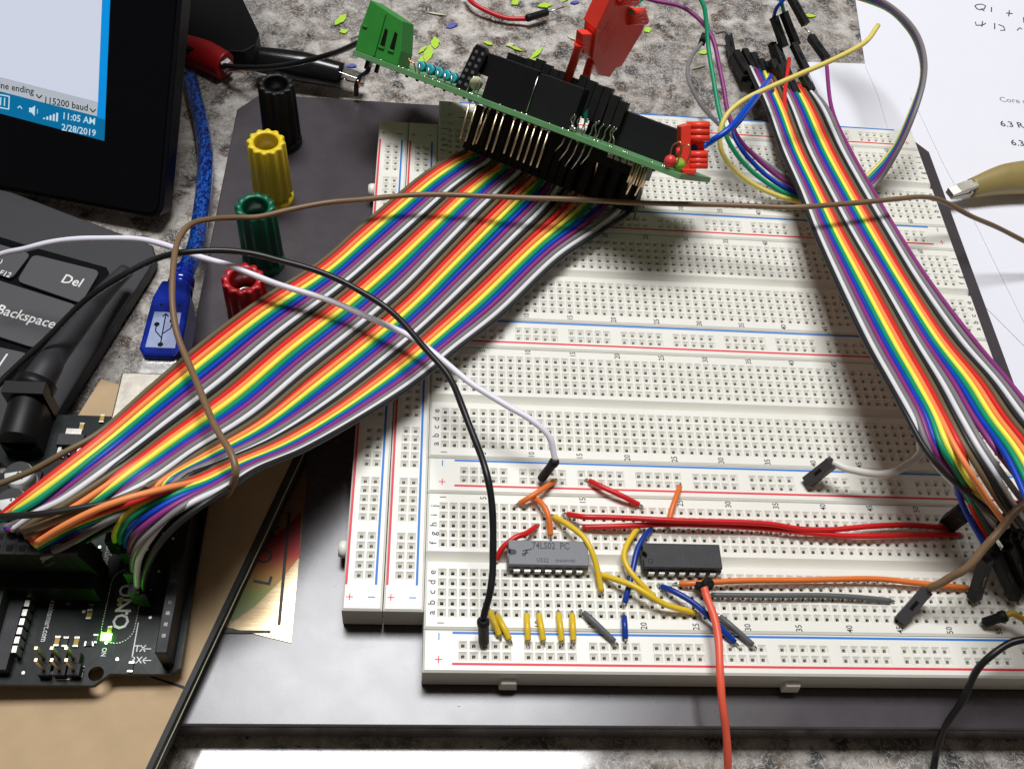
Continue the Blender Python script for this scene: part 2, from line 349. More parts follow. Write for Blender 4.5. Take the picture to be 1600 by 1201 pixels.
rd = random.Random(11); mb = MB()
for k in range(150):
    x, y = rd.uniform(-70, 170), rd.uniform(-22, 186)
    if x > -24 and y > -15: continue
    r_ = rd.choice((.08, .1, .13, .2)); mb.ball((x, y, PL + .05), r_, 0, 5, (rd.uniform(.6, 2), 1, .5))
part('dust', mb, 'dust', bb, kind='stuff')
def holes(mb, xs, ys):
    h = 1.27; a = 1.04; b = 0.41
    for x in xs:
        for y in ys:
            L = [(h, ZT), (a, ZT), (b, 0.0), (b, -0.9), (b, -2.6)]; vs = []
            for r, z in L: vs += [(x - r, y - r, z), (x + r, y - r, z), (x + r, y + r, z), (x - r, y + r, z)]
            k = len(mb.v); mb.v += vs
            for i in range(4):
                for j in range(4):
                    mb.f.append((k + i * 4 + j, k + i * 4 + (j + 1) % 4, k + (i + 1) * 4 + (j + 1) % 4, k + (i + 1) * 4 + j)); mb.m.append(0 if i < 3 else 1); mb.s.append(False)
            mb.f.append((k + 16, k + 17, k + 18, k + 19)); mb.m.append(1); mb.s.append(False)
def quad(mb, x0, x1, y0, y1, z=ZT, z2=None):
    z2 = z if z2 is None else z2
    mb.add([(x0, y0, z), (x1, y0, z), (x1, y1, z2), (x0, y1, z2)], [(0, 1, 2, 3)])
X0, X1 = -4.1, 161.6
def skin(mb, x0, x1, prof):    # extrude a cross section (y, z) along x
    n = len(prof); vs = [(x0, y, z) for y, z in prof] + [(x1, y, z) for y, z in prof]
    return mb.add(vs, [tuple(range(n)), tuple(range(2 * n - 1, n - 1, -1))])
def sides(mb, x0, x1, prof, keep):
    n = len(prof)
    for i in range(n):
        if keep(i):
            (ya, za), (yb, zb) = prof[i], prof[(i + 1) % n]
            mb.add([(x0, ya, za), (x0, yb, zb), (x1, yb, zb), (x1, ya, za)], [(0, 1, 2, 3)])
# terminal strip, rows a-e and f-j, 63 columns
mb = MB(); ya, yb = -3.78, 31.72; c = 0.5
ys1 = [i * 2.54 for i in range(5)]; ys2 = [17.78 + i * 2.54 for i in range(5)]; xs = [i * 2.54 for i in range(63)]
holes(mb, xs, ys1); holes(mb, xs, ys2)
h = 1.27; xe = xs[-1] + h
quad(mb, X0 + c, X1 - c, ya + c, -h); quad(mb, X0 + c, X1 - c, 10.16 + h, 12.9); quad(mb, X0 + c, X1 - c, 15.7, 17.78 - h); quad(mb, X0 + c, X1 - c, 27.94 + h, yb - c)
for y0 in (-h, 17.78 - h): quad(mb, X0 + c, -h, y0, y0 + 12.7); quad(mb, xe, X1 - c, y0, y0 + 12.7)
prof = [(ya, ZB), (yb, ZB), (yb, ZT - c), (yb - c, ZT), (15.7, ZT), (13.2, ZT - 2.3), (12.9, ZT), (ya + c, ZT), (ya, ZT - c)]
mb.add([(X0, y, z) for y, z in ((ya, ZB), (yb, ZB), (yb, ZT - c), (15.7, ZT - c), (13.2, ZT - 2.3), (12.95, ZT - c), (ya, ZT - c))], [tuple(range(7))])
mb.add([(X1, y, z) for y, z in ((ya, ZB), (yb, ZB), (yb, ZT - c), (15.7, ZT - c), (13.2, ZT - 2.3), (12.95, ZT - c), (ya, ZT - c))], [tuple(range(7))[::-1]])
for x, xc in ((X0, X0 + c), (X1, X1 - c)):
    for a, b, ac, bc in ((15.7, yb, 15.7, yb - c), (ya, 12.95, ya + c, 12.9)):
        mb.add([(x, a, ZT - c), (x, b, ZT - c), (xc, bc, ZT), (xc, ac, ZT)], [(0, 1, 2, 3)])
    mb.add([(x, 15.7, ZT - c), (x, 13.2, ZT - 2.3), (xc, 13.2, ZT - 2.3), (xc, 15.7, ZT)], [(0, 1, 2, 3)])
    mb.add([(x, 12.95, ZT - c), (x, 13.2, ZT - 2.3), (xc, 13.2, ZT - 2.3), (xc, 12.9, ZT)], [(0, 1, 2, 3)])
mb.add([(X0, ya, ZB), (X1, ya, ZB), (X1, ya, ZT - c), (X0, ya, ZT - c)], [(0, 1, 2, 3)]); mb.add([(X0, yb, ZB), (X1, yb, ZB), (X1, yb, ZT - c), (X0, yb, ZT - c)], [(3, 2, 1, 0)])
mb.add([(X0, ya, ZT - c), (X1, ya, ZT - c), (X1 - c, ya + c, ZT), (X0 + c, ya + c, ZT)], [(0, 1, 2, 3)]); mb.add([(X0, yb, ZT - c), (X1, yb, ZT - c), (X1 - c, yb - c, ZT), (X0 + c, yb - c, ZT)], [(3, 2, 1, 0)])
mb.add([(X0 + c, 15.7, ZT), (X1 - c, 15.7, ZT), (X1 - c, 13.2, ZT - 2.3), (X0 + c, 13.2, ZT - 2.3)], [(0, 1, 2, 3)])
mb.add([(X0 + c, 13.2, ZT - 2.3), (X1 - c, 13.2, ZT - 2.3), (X1 - c, 12.9, ZT), (X0 + c, 12.9, ZT)], [(0, 1, 2, 3)])
TS = mb.mesh('terminal_strip', ['ivory', 'contact'], (50, 80, PL))
def ccw(x, y, z=ZT + 0.012): return Fr((x, y, z), (0, 1, 0), (-1, 0, 0), (0, 0, 1))
mb = MB()
for k in [1] + list(range(5, 63, 5)):
    x = (k - 1) * 2.54
    for y in (-2.45, 30.45): mb.text(ccw(x - 0.1, y), str(k), 2.25, sx=0.82)
for i, ch in enumerate('abcdefghij'):
    y = (i * 2.54) if i < 5 else 17.78 + (i - 5) * 2.54
    for x in (-2.35, 157.48 + 2.35): mb.text(ccw(x, y), ch, 2.5)
TL = mb.mesh('lettering', ['print_black'], (50, 80, PL))
words4 = ['nearest', 'second nearest', 'third', 'farthest']
for k in range(4):
    o = part('terminal_strip', TS, None, bb); o.location.y += k * PITCH * S
    l = part('lettering', TL, None, o, kind='stuff')
def bus_mesh(w0, w1, blue, red, ln=(X0, X1)):
    mb = MB(); x0, x1 = ln
    gx = [5.08 + 2.54 * k for k in range(59) if k % 6 != 5]
    holes(mb, gx, (-1.27, 1.27))
    for x in gx:
        for y in (-1.27, 1.27): mb.add([(x - .30, y - .42, -.75), (x + .42, y - .42, -.75), (x + .42, y + .30, -.45), (x - .1, y + .30, -.45)], [(0, 1, 2, 3)], 2)
    for g in range(9): xx = 5.08 + 2.54 * (6 * g + 5); quad(mb, xx - h, xx + h, -2.54, 2.54)
    xa, xb = 5.08 - h, 5.08 + 58 * 2.54 + h
    quad(mb, x0 + c, x1 - c, w0 + c, -2.54); quad(mb, x0 + c, x1 - c, 2.54, w1 - c); quad(mb, x0 + c, xa, -2.54, 2.54); quad(mb, xb, x1 - c, -2.54, 2.54)
    z = ZT - c
    mb.add([(x0, w0, ZB), (x1, w0, ZB), (x1, w0, z), (x0, w0, z), (x1, w1, ZB), (x0, w1, ZB), (x0, w1, z), (x1, w1, z)], [(0, 1, 2, 3), (4, 5, 6, 7), (0, 3, 6, 5), (1, 4, 7, 2), (0, 5, 4, 1)])
    mb.add([(x0, w0, z), (x1, w0, z), (x1, w1, z), (x0, w1, z), (x0 + c, w0 + c, ZT), (x1 - c, w0 + c, ZT), (x1 - c, w1 - c, ZT), (x0 + c, w1 - c, ZT)], [(0, 1, 5, 4), (1, 2, 6, 5), (2, 3, 7, 6), (3, 0, 4, 7)])
    F = Fr((0, 0, ZT + 0.012)); s = 1 if blue > 0 else -1
    pb, pr = MB(), MB()
    pb.rod(F, (2.6, blue), (155, blue), 0.58)
    pr.rod(F, (2.6, red), (155, red), 0.58)
    bo = blue - s * 0.9; ro = red + s * 1.0
    for x in (-0.5, 158.0):
        pb.rod(F, (x, bo - 0.85), (x, bo + 0.85), 0.28)
        pr.rod(F, (x, ro - 0.85), (x, ro + 0.85), 0.26); pr.rod(F, (x - 0.85, ro), (x - 0.14, ro), 0.26); pr.rod(F, (x + 0.14, ro), (x + 0.85, ro), 0.26)
    return mb, pb, pr
org = (50, 80, PL)
def place_bus(ms, x, y, rot, extra=()):
    o = part('bus_strip', ms[0], None, bb)
    a = part('blue_print', ms[1], None, o); b = part('red_print', ms[2], None, o)
    o.location = ((x - org[0]) * S, (y - org[1]) * S, (0 - org[2]) * S); o.rotation_euler = (0, 0, rot)
    for t in extra:
        mb = MB(); mb.box(WF, (t - 2.2, -6.7, -7.2), (t + 2.2, -4.6, -3.6), top=0.4); me = mb.mesh('locking_tab', ['ivory'], (0, 0, 0)); part('locking_tab', me, None, o, bevel=0.3)
ms = [q.mesh(n, m_, (0, 0, 0)) for q, n, m_ in zip(bus_mesh(-5.0, 5.0, 4.2, -3.1), ('bus_strip', 'blue_print', 'red_print'), (['ivory', 'contact', 'tin'], ['print_blue'], ['print_red']))]
for k in range(5): place_bus(ms, 0, -9.0 + k * PITCH, 0, (16.0, 84.0) if k == 0 else ())
# the two upright strips at the left, x of the strip runs up the board
ms2 = [q.mesh(n, m_, (0, 0, 0)) for q, n, m_ in zip(bus_mesh(-4.7, 4.7, -2.95, 4.05, (-3.75, 164)), ('bus_strip', 'blue_print', 'red_print'), (['ivory', 'contact', 'tin'], ['print_blue'], ['print_red']))]
for x in (-8.95, -18.6): place_bus(ms2, x, 4.1, math.pi / 2)
for y in (141.0, 18.0): mb = MB(); mb.tube([(-25.5, y, -4.5), (-24.7, y, -4.5), (-23.2, y, -4.5)], [1.8, 2.2, 2.2], 16); part('locking_tab', mb, 'ivory', bb)
# binding posts
def post(y, m, lab):
    F = Fr((-55.1, y, PL)); n = 96
    wob = lambda a, r, z: 1 + (0.075 * math.cos(12 * a) if r > 4.9 and z > 3 else 0)
    mb = MB(); mb.lathe(F, [(4.3, 24 - 9.5), (3.55, 24 - 9.2), (3.55, 23.6), (3.75, 24), (5.1, 24), (5.35, 23.6), (5.75, 4.2), (5.6, 3.6), (4.2, 3.5)], n, wob=wob)
    o = part('binding_post', mb, m, bb, lab)
    mb = MB(); mb.lathe(F, [(0.01, 0.0), (6.3, 0.0), (6.3, 1.8), (5.9, 2.3), (4.4, 2.4), (4.4, 3.6), (0.01, 3.6)], 32); part('collar', mb, m, o)
    mb = MB(); mb.lathe(F, [(0.01, 14.0), (2.0, 14.0), (2.0, 17.4), (2.6, 17.6), (2.9, 17.0), (2.9, 14.2), (3.5, 14.0)], 24); part('metal_socket', mb, 'steel', o)
post(165.5, 'black', 'black binding post'); post(139.4, 'post_yellow', 'yellow binding post'); post(113.0, 'post_green', 'green binding post'); post(86.6, 'post_red', 'red binding post')
# ================================================================== helpers for cables and connectors
def PX(F, u, v):               # local coordinates on the xy plane of a frame, seen at photo position u, v
    d = Vector(RM.T @ np.array([(u - 800) / FPX, (v - 600.5) / FPX, 1.0])); c = Vector(CAM)
    t = (F.o - c).dot(F.z) / d.dot(F.z); q = c + d * t - F.o
    return (q.dot(F.x), q.dot(F.y))
CX, CY, CZ = Vector(RM[0]), -Vector(RM[1]), Vector(RM[2])
def dupont_mb(a, b, up=None, L=14.0, w=1.27, mb=None):       # square jumper housing, wire end at a, pin end towards b
    mb = mb or MB(); F = dirframe(a, b, up or (0, 0, 1))
    mb.box(F, (0, -w, -w), (0.8, w, w)); mb.box(F, (0.8, -w + .05, -w + .05), (L - 3.2, w - .05, w - .05)); mb.box(F, (L - 3.2, -w, -w), (L, w, w))
    mb.box(F, (-0.02, -0.7, -0.7), (0.02, 0.7, 0.7), 1); mb.box(F, (L - 0.02, -0.4, -0.4), (L + 0.03, 0.4, 0.4), 1)
    mb.box(F, (L * .36, -0.45, w - .1), (L * .62, 0.45, w + .02), 1)
    return mb
BW = ['brown', 'red', 'orange', 'yellow', 'green', 'blue', 'purple', 'grey', 'white', 'black']
def lerp(a, b, t): return a + (b - a) * t
def ribbon_wires(stations, counts):      # stations: list of ([rail points px], z) -> per wire list of 3D points
    out = []
    N = sum(counts)
    for i in range(N):
        g = 0; k = i
        while k >= counts[g]: k -= counts[g]; g += 1
        pts = []
        for rails, z in stations:
            zz = z if isinstance(z, (tuple, list)) else [z] * len(rails)
            t = (k + .5) / counts[g]
            a, b = W(*rails[g], zz[g]), W(*rails[g + 1], zz[g + 1]); pts.append(a.lerp(b, t))
        out.append(pts)
    return out
# ================================================================== wide rainbow ribbon, 40 wires, from the microcontroller board to the green circuit board
rb = thing('ribbon_cable', 'wide rainbow ribbon cable of forty wires from the microcontroller board to the green board', 'ribbon cable', (-40, 60, 10))
A = [(728, 232), (773, 250), (820, 268), (882, 294), (984, 332)]
ST = [(A, 4), ([(700, 247), (743, 273), (790, 298), (862, 325), (948, 360)], 5), ([(665, 268), (708, 300), (755, 332), (815, 372), (880, 404)], 6),
      ([(611, 311), (652, 351), (692, 398), (730, 455), (786, 493)], 7.5), ([(556, 358), (598, 400), (637, 455), (672, 510), (715, 548)], 9), ([(500, 407), (543, 448), (580, 505), (614, 560), (648, 602)], 11),
      ([(400, 470), (440, 527), (480, 586), (515, 636), (552, 662)], 15), ([(310, 537), (350, 604), (398, 655), (430, 688), (474, 705)], 21),
      ([(230, 605), (262, 671), (308, 710), (352, 722), (403, 735)], 27), ([(150, 675), (188, 727), (238, 757), (290, 748), (363, 762)], 31)]
TAIL = {0: [(100, 707, 31), (50, 735, 29), (-12, 760, 27)], 1: [(86, 745, 31), (52, 764, 29), (22, 788, 27), (4, 803, 25)], 2: [(89, 749, 31), (56, 768, 29), (26, 790, 27), (5, 806, 25)],
        3: [(93, 753, 31), (60, 772, 29), (30, 792, 27), (8, 802, 25)], 4: [(99, 757, 31), (64, 778, 29), (22, 803, 27), (0, 812, 24)], 5: [(106, 759, 30), (78, 776, 28), (45, 801, 26), (8, 826, 24)],
        6: [(114, 761, 30), (84, 778, 28), (50, 803, 26), (12, 828, 24)], 7: [(122, 763, 30), (90, 781, 28), (50, 802, 27), (8, 824, 24)], 8: [(131, 763, 31), (98, 780, 30), (60, 799, 28), (18, 827, 24)],
        9: [(140, 765, 30), (105, 786, 27), (62, 812, 25), (25, 832, 24)], 10: [(149, 764, 31), (97, 791, 30), (60, 811, 28), (34, 828, 25)], 11: [(160, 765, 30), (108, 790, 28), (68, 815, 26), (42, 836, 24)],
        12: [(168, 767, 31), (122, 788, 30), (86, 808, 28), (52, 838, 25)], 13: [(177, 768, 31), (134, 789, 29), (95, 811, 26), (55, 840, 24)], 14: [(185, 768, 31), (139, 790, 29), (100, 813, 25), (58, 843, 23)],
        15: [(192, 770, 30), (146, 792, 27), (104, 815, 24), (60, 845, 22)], 16: [(198, 771, 30), (150, 794, 27), (106, 817, 24), (62, 848, 22)], 17: [(206, 770, 30), (160, 792, 28), (110, 818, 24), (64, 850, 22)],
        18: [(212, 770, 31), (166, 788, 30), (112, 820, 24), (66, 852, 22)], 19: [(216, 772, 33), (165, 786, 35), (110, 796, 35), (60, 803, 34), (-5, 807, 30)], 20: [(222, 771, 33), (150, 792, 34), (92, 810, 32), (37, 830, 27)],
        21: [(226, 773, 31), (160, 794, 29), (100, 816, 27), (46, 842, 24)], 22: [(232, 774, 30), (160, 797, 28), (100, 820, 26), (50, 848, 23)], 23: [(238, 775, 29), (165, 800, 27), (105, 824, 25), (54, 852, 23)],
        24: [(243, 776, 28), (170, 803, 25), (108, 828, 24), (58, 856, 22)], 25: [(247, 778, 28), (173, 806, 24), (110, 832, 23), (60, 860, 21)], 26: [(250, 780, 28), (176, 808, 24), (112, 836, 22), (62, 864, 20)],
        27: [(250, 783, 29), (184, 806, 27), (120, 843, 24), (66, 872, 20)], 28: [(254, 783, 27), (186, 812, 22), (122, 848, 18), (68, 878, 16)], 29: [(256, 785, 27), (188, 816, 22), (124, 850, 18), (70, 882, 16)],
        30: [(250, 767, 34), (150, 799, 31), (90, 815, 28), (40, 838, 25)], 31: [(254, 768, 34), (150, 804, 31), (100, 824, 28), (58, 848, 25)], 32: [(262, 762, 35), (200, 778, 37), (150, 796, 36), (100, 821, 33), (58, 847, 28)],
        33: [(272, 766, 33), (238, 778, 32), (202, 801, 29), (182, 826, 22), (180, 850, 8)], 34: [(276, 771, 33), (238, 788, 32), (203, 812, 29), (189, 832, 22), (190, 852, 8)], 35: [(280, 777, 33), (240, 799, 32), (211, 820, 29), (197, 838, 22), (198, 858, 8)],
        36: [(282, 784, 33), (244, 808, 32), (218, 829, 29), (205, 848, 22), (203, 868, 8)], 37: [(284, 792, 33), (250, 818, 31), (222, 845, 27), (209, 870, 20), (209, 900, 8)],
        38: [(300, 785, 33), (262, 808, 31), (238, 836, 28), (219, 868, 22), (214, 895, 16), (216, 928, 6)], 39: [(318, 788, 33), (278, 818, 31), (250, 848, 27), (232, 880, 20), (225, 905, 14), (226, 932, 5)]}
for i_ in range(1, 21):
    if i_ != 19: TAIL[i_] = TAIL[i_][1:]
rw = ribbon_wires(ST, [10, 10, 10, 10])
NPCB = None
E1, E2 = DP(555, 79, 304), DP(1063, 271, 268)
ex = (E2 - E1).normalized(); mid = (E1 + E2) / 2; w0 = (mid - Vector(CAM)).normalized()
ez = w0.cross(ex).normalized(); ez = ez if ez.dot(CY) > 0 else -ez
wd_ = (w0 - ex * w0.dot(ex)).normalized(); wd_ = (wd_ * math.cos(.06) + ez * math.sin(.06)).normalized(); ez = (ez - wd_ * ez.dot(wd_)).normalized()
PF = Fr(E1, ex, wd_, ez)        # circuit board frame: x along the near edge, y away from the camera, z out of the component side
for i, pts in enumerate(rw):
    wob = random.uniform(-.25, .25)
    pts = [p + Vector((0, 0, wob * (1 if 0 < j else 0))) for j, p in enumerate(pts)]
    off = PF.y * (2.6 if i % 2 else 0)
    pts[0] = pts[0] + off
    path = [pts[0] + ez * 1.5] + pts + [W(*q) for q in TAIL[i]]
    sp = []
    for j in range(len(pts)):
        nb = rw[i + 1][j] if i < 39 and i % 10 < 9 else rw[i - 1][j]; sp.append((nb - rw[i][j]).length)
    r0 = 0.71
    P = smooth(path, 7); mb = MB(); mb.tube(P, [r0] * len(P), 10)
    part('wire', mb, 'wire_' + BW[i % 10], rb, BW[i % 10] + ' wire')
    a = pts[0]; part('connector_housing', dupont_mb(a, a + ez, up=PF.y), ['housing', 'black_gloss'], rb)
# ================================================================== kraft folder under the microcontroller board
KF = Fr((-50, 0, -3.4), (1, 0, 0.045), (0, 1, 0)); KF.z = KF.x.cross(KF.y).normalized()
kp = [PX(KF, u, v) for u, v in [(476, 690), (232, 1206), (160, 1380)]]
tl = PX(KF, 158, 592); tr = kp[0]
dr = Vector((kp[1][0] - kp[0][0], kp[1][1] - kp[0][1])).normalized()
outl = [tuple(Vector(tr)), tl, tuple(Vector(tl) + dr * 150), tuple(Vector(tr) + dr * 150)]
kr = thing('folder', 'brown kraft folder with black bound edge lying under the microcontroller board', 'folder', tuple(KF.p(-30, 0, 0)))
c2 = Vector((sum(p[0] for p in outl) / 4, sum(p[1] for p in outl) / 4))
mb = MB(); mb.prism(KF, outl, -0.6, 0); part('front_cover', mb, 'kraft', kr)
inn = [tuple(c2 + (Vector(p) - c2) * 0.985) for p in outl]
mb = MB(); mb.prism(KF, inn, -4.4, -0.65); part('page_block', mb, 'kraft', kr)
mb = MB(); mb.prism(KF, outl, -5.1, -4.45); part('back_cover', mb, 'kraft_dark', kr)
mb = MB(); q0, q1 = Vector(tr), Vector(tr) + dr * 150; nn = Vector((dr.y, -dr.x)); nn = nn if nn.dot(Vector(tr) - Vector(tl)) > 0 else -nn
mb.prism(KF, [tuple(q0 - nn * .9), tuple(q1 - nn * .9), tuple(q1 + nn * .35), tuple(q0 + nn * .35)], -5.15, 0.12)
part('binding', mb, 'kraft_dark', kr, 'black bound edge')
mb = MB(); q0 = q0 + nn * 0.45; q1 = q1 + nn * 0.45
mb.tube([KF.p(*(q0.lerp(q1, t) + nn * random.uniform(-.05, .05)), -2.0) for t in [i / 40 for i in range(41)]], 0.16, 5); part('stitching', mb, 'scrap_cream', kr)
mb = MB(); a, b = PX(KF, 250, 1062), PX(KF, 290, 1073)
mb.prism(KF, [PX(KF, 232, 1054), PX(KF, 288, 1071), PX(KF, 290, 1077), PX(KF, 236, 1058)], 0.0, 0.05); part('ink_line', mb, 'kraft_dark', kr)
# foil card lying on the base plate
ff = Fr((-30, 0, PL + 0.05))
fp = [PX(ff, u, v) for u, v in [(455, 1004), (372, 984), (322, 974), (470, 660), (481, 730)]]
fl = thing('foil_card', 'gold foil card with a rainbow band and black letters half under the kraft folder', 'card', (-35, 10, PL))
mb = MB(); mb.prism(ff, fp, 0, 0.3); part('card', mb, 'foil', fl)
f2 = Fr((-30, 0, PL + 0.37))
mb = MB(); mb.prism(f2, [PX(f2, u, v) for u, v in [(362, 972), (356, 955), (400, 865), (470, 800), (469, 868), (440, 905), (400, 945)]], 0, 0.02); part('painted_sheen', mb, 'foil_band', fl)  # diffracted light on the foil, drawn as a coloured patch
f3 = Fr((-30, 0, PL + 0.42)); mb = MB()
mb.rod(f3, PX(f3, 452, 800), PX(f3, 436, 976), 0.75); mb.rod(f3, PX(f3, 346, 986), PX(f3, 423, 986.5), 0.7)
part('printed_line', mb, 'mark_dark', fl)
for ch, u, v in (('L', 412, 906), ('O', 414, 868), ('W', 424, 828)):
    c_ = PX(f3, u, v); F = Fr(f3.p(*c_, 0), (0.18, 1, 0), (-1, 0.18, 0)); mb = MB(); mb.text(F, ch, 6.0, sx=0.9); part('letter', mb, 'mark_dark', fl)
# ================================================================== microcontroller board
U = Fr((-110.8, 50.8, 1.0), (0, -1, 0), (1, 0, 0), (0, 0, 1))
un = thing('microcontroller_board', 'black microcontroller board with a lit green light lying on the kraft folder', 'circuit board', (-84, 16, -1))
def plate_mesh(F, outer, holes_, z0, z1, name, m):
    c = bpy.data.curves.new('o', 'CURVE'); c.dimensions = '2D'; c.fill_mode = 'BOTH'; c.extrude = (z1 - z0) / 2
    for poly in [outer] + holes_:
        s_ = c.splines.new('POLY'); s_.points.add(len(poly) - 1); s_.use_cyclic_u = True
        for k, (x, y) in enumerate(poly): s_.points[k].co = (x, y, 0, 1)
    o = bpy.data.objects.new('o', c); COL.objects.link(o); dg = bpy.context.evaluated_depsgraph_get(); me = o.evaluated_get(dg).to_mesh()
    mb = MB(); mb.add([F.p(v.co.x, v.co.y, v.co.z + (z0 + z1) / 2) for v in me.vertices], [tuple(p.vertices) for p in me.polygons])
    o.evaluated_get(dg).to_mesh_clear(); bpy.data.objects.remove(o); return mb
circ = lambda x, y, r, n=20: [(x + r * math.cos(2 * math.pi * k / n), y + r * math.sin(2 * math.pi * k / n)) for k in range(n)]
mh = PX(U, 150, 1052)
outer = [(0, 0), (66.0, 0), (66.0, 2.5), (68.6, 5.2), (68.6, 35.5), (66.0, 38.5), (66.0, 51.5), (64.6, 53.3), (0, 53.3)]
part('board', plate_mesh(U, outer, [circ(*mh, 1.65), circ(15.2, 50.8, 1.6), circ(50.8 - 35, 2.5, 1.6)], -1.6, 0, 'board', 'board_black'), 'board_black', un, bevel=0.15)
UT = U.at(0, 0, 0.03)
def utext(t, u, v, size, sx=0.85, m='print_white', dz=0.0):
    mb = MB(); x, y = PX(UT, u, v); mb.text(UT.at(x, y, dz), t, size, sx=sx); part('lettering', mb, m, un)
utext('UNO', 192, 947, 5.0, 0.95); utext('ON', 162, 1018, 1.5); utext('www.sainsmart.com', 78, 960, 1.9, 0.8); utext('SainSmart', 168, 868, 2.3, 0.85); utext('ICSP', 125, 1049, 1.7)
mb = MB()
for s_, u, v in (('TX', 219, 1013), ('RX', 213, 1031)):
    x, y = PX(UT, u, v); mb.text(Fr(UT.p(x, y, 0), (1, 0.02, 0), (-0.02, 1, 0)), s_, 2.1, sx=0.9)
a = PX(UT, 216, 972); b = PX(UT, 205, 1034); mb.rod(UT, a, b, 0.25)
for u, v in ((229, 1031), (229, 1013)):
    x, y = PX(UT, u, v); mb.rod(UT, (x, y - 1), (x, y + 1), 0.2)
x, y = PX(UT, 226, 1031); mb.rod(UT, (x, y - .5), (x - .7, y + .3), 0.2); mb.rod(UT, (x, y - .5), (x + .7, y + .3), 0.2)
part('lettering', mb, 'print_white', un)
mb = MB(); cx, cy = PX(UT, 192, 945)          # pill outline round UNO, dashed
def pill(t, L=10.5, r=3.6):
    per = 2 * L + 2 * math.pi * r; d = (t % 1) * per
    if d < L: return (cx - L / 2 + d, cy + r)
    d -= L
    if d < math.pi * r: a_ = math.pi / 2 - d / r; return (cx + L / 2 + r * math.cos(a_), cy + r * math.sin(a_))
    d -= math.pi * r
    if d < L: return (cx + L / 2 - d, cy - r)
    d -= L; a_ = -math.pi / 2 - d / r; return (cx - L / 2 + r * math.cos(a_), cy + r * math.sin(a_))
for k in range(70): mb.rod(UT, pill(k / 70), pill((k + .55) / 70), 0.18)
part('printed_outline', mb, 'print_white', un)
mb = MB(); pp = [PX(UT, u, v) for u, v in [(88, 1061), (104, 1061), (112, 1059), (120, 1051), (123, 1036)]]
for p_, q_ in zip(pp, pp[1:]): mb.rod(UT, p_, q_, 0.2)
part('printed_outline', mb, 'print_white', un)
# usb socket
x, y = PX(U.at(0, 0, 10.8), 192, 574); x1, y1 = PX(U.at(0, 0, 10.8), 268, 640)
mb = MB(); mb.box(U, (-6.5, y, 0), (9.5, y + 12.1, 10.8)); part('usb_socket', mb, 'usb_silver', un, bevel=0.4)
# power jack
mb = MB(); mb.box(U, (-1.8, 3.0, 0), (12.0, 12.0, 6.0)); F = Fr(U.p(-1.8, 7.5, 6.3), U.x, U.y, U.z)
mb.tube([F.p(0, 0, 0), F.p(0.2, 0, 0), F.p(13.6, 0, 0), F.p(13.8, 0, 0)], [4.3, 4.5, 4.5, 4.3], 28); mb.box(U, (-2.2, 2.6, 0), (1.4, 12.4, 11.6)); part('power_jack', mb, 'black', un, bevel=0.3)
# capacitors
def cap(u, v, ang):
    F = U.at(*PX(U.at(0, 0, 6.0), u, v), 0); mb = MB(); mb.box(F, (-3.4, -3.4, 0), (3.4, 3.4, 1.0)); o = part('capacitor_base', mb, 'black', un, bevel=0.3)
    mb = MB(); mb.lathe(F, [(3.15, 1.0), (3.15, 1.9), (2.95, 2.1), (3.15, 2.3), (3.15, 5.6), (2.9, 5.9), (0.01, 5.95)], 28); o = part('capacitor', mb, 'print_white', un)  # white colour stands in for glare on the metal top
    mb = MB(); G = F.at(0, 0, 6.0); mb.prism(G, [(3.0 * math.cos(a_), 3.0 * math.sin(a_)) for a_ in [1.9 + 2.9 * k / 14 for k in range(15)]], 0, 0.03); part('printed_sector', mb, 'mark_dark', o)
    H = Fr(G.p(0.2, -0.4, 0.04), (1, 0.1, 0), (-0.1, 1, 0)); mb = MB()
    for t_, dy in (('7  i', 1.3), ('4 7', 0), ('16V', -1.4)): mb.text(H.at(0.9, dy, 0), t_, 1.35, sx=0.9)
    part('lettering', mb, 'mark_dark', o)
cap(28, 738, 0); cap(17, 780, 0)
# voltage regulator
x, y = PX(U.at(0, 0, 1.8), 110, 686); G = U.at(x, y, 0)
mb = MB(); mb.box(G, (-1.7, -3.2, 0.1), (1.7, 3.2, 1.8), top=0.15); r_ = part('regulator', mb, 'ic_body', un)
mb = MB(); mb.box(G, (-3.6, -1.9, 0.05), (-1.7, 1.9, 1.0)); [mb.box(G, (1.7, q - .4, 0.05), (3.8, q + .4, 0.9)) for q in (-2.3, 0, 2.3)]; part('solder_tab', mb, 'tin', r_)
for u, v in ((160, 655), (128, 668), (98, 710), (60, 760), (120, 1003), (103, 1003), (90, 1002), (98, 885), (108, 885), (205, 1042), (140, 960)):
    x, y = PX(UT, u, v); G = U.at(x, y, 0); mb = MB(); mb.box(G, (-0.8, -0.5, 0), (0.8, 0.5, 0.5)); o = part('small_component', mb, 'ic_body' if u % 2 else 'jumper_mustard', un)
    mb = MB(); mb.box(G, (-1.15, -0.55, 0), (-0.78, 0.55, 0.55)); mb.box(G, (0.78, -0.55, 0), (1.15, 0.55, 0.55)); part('solder', mb, 'tin', o)
rt = random.Random(5); mb = MB(); mv = MB()
for k in range(46):
    x0_, y0_ = rt.uniform(3, 62), rt.uniform(6, 48); L_ = rt.uniform(3, 12); dx, dy = rt.choice(((1, 0), (0, 1), (1, 0)))
    p1_ = (min(x0_ + dx * L_, 65), min(y0_ + dy * L_, 50)); e_t = rt.uniform(1, 3); p2_ = (min(p1_[0] + e_t, 66), min(p1_[1] + e_t, 51))
    mb.rod(U.at(0, 0, .015), (x0_, y0_), p1_, .3); mb.rod(U.at(0, 0, .016), p1_, p2_, .3); mv.prism(U.at(*p2_, .02), circ(0, 0, .38, 8), 0, .02)
part('trace', mb, 'trace', un, kind='stuff'); part('via', mv, 'tin', un, kind='stuff')
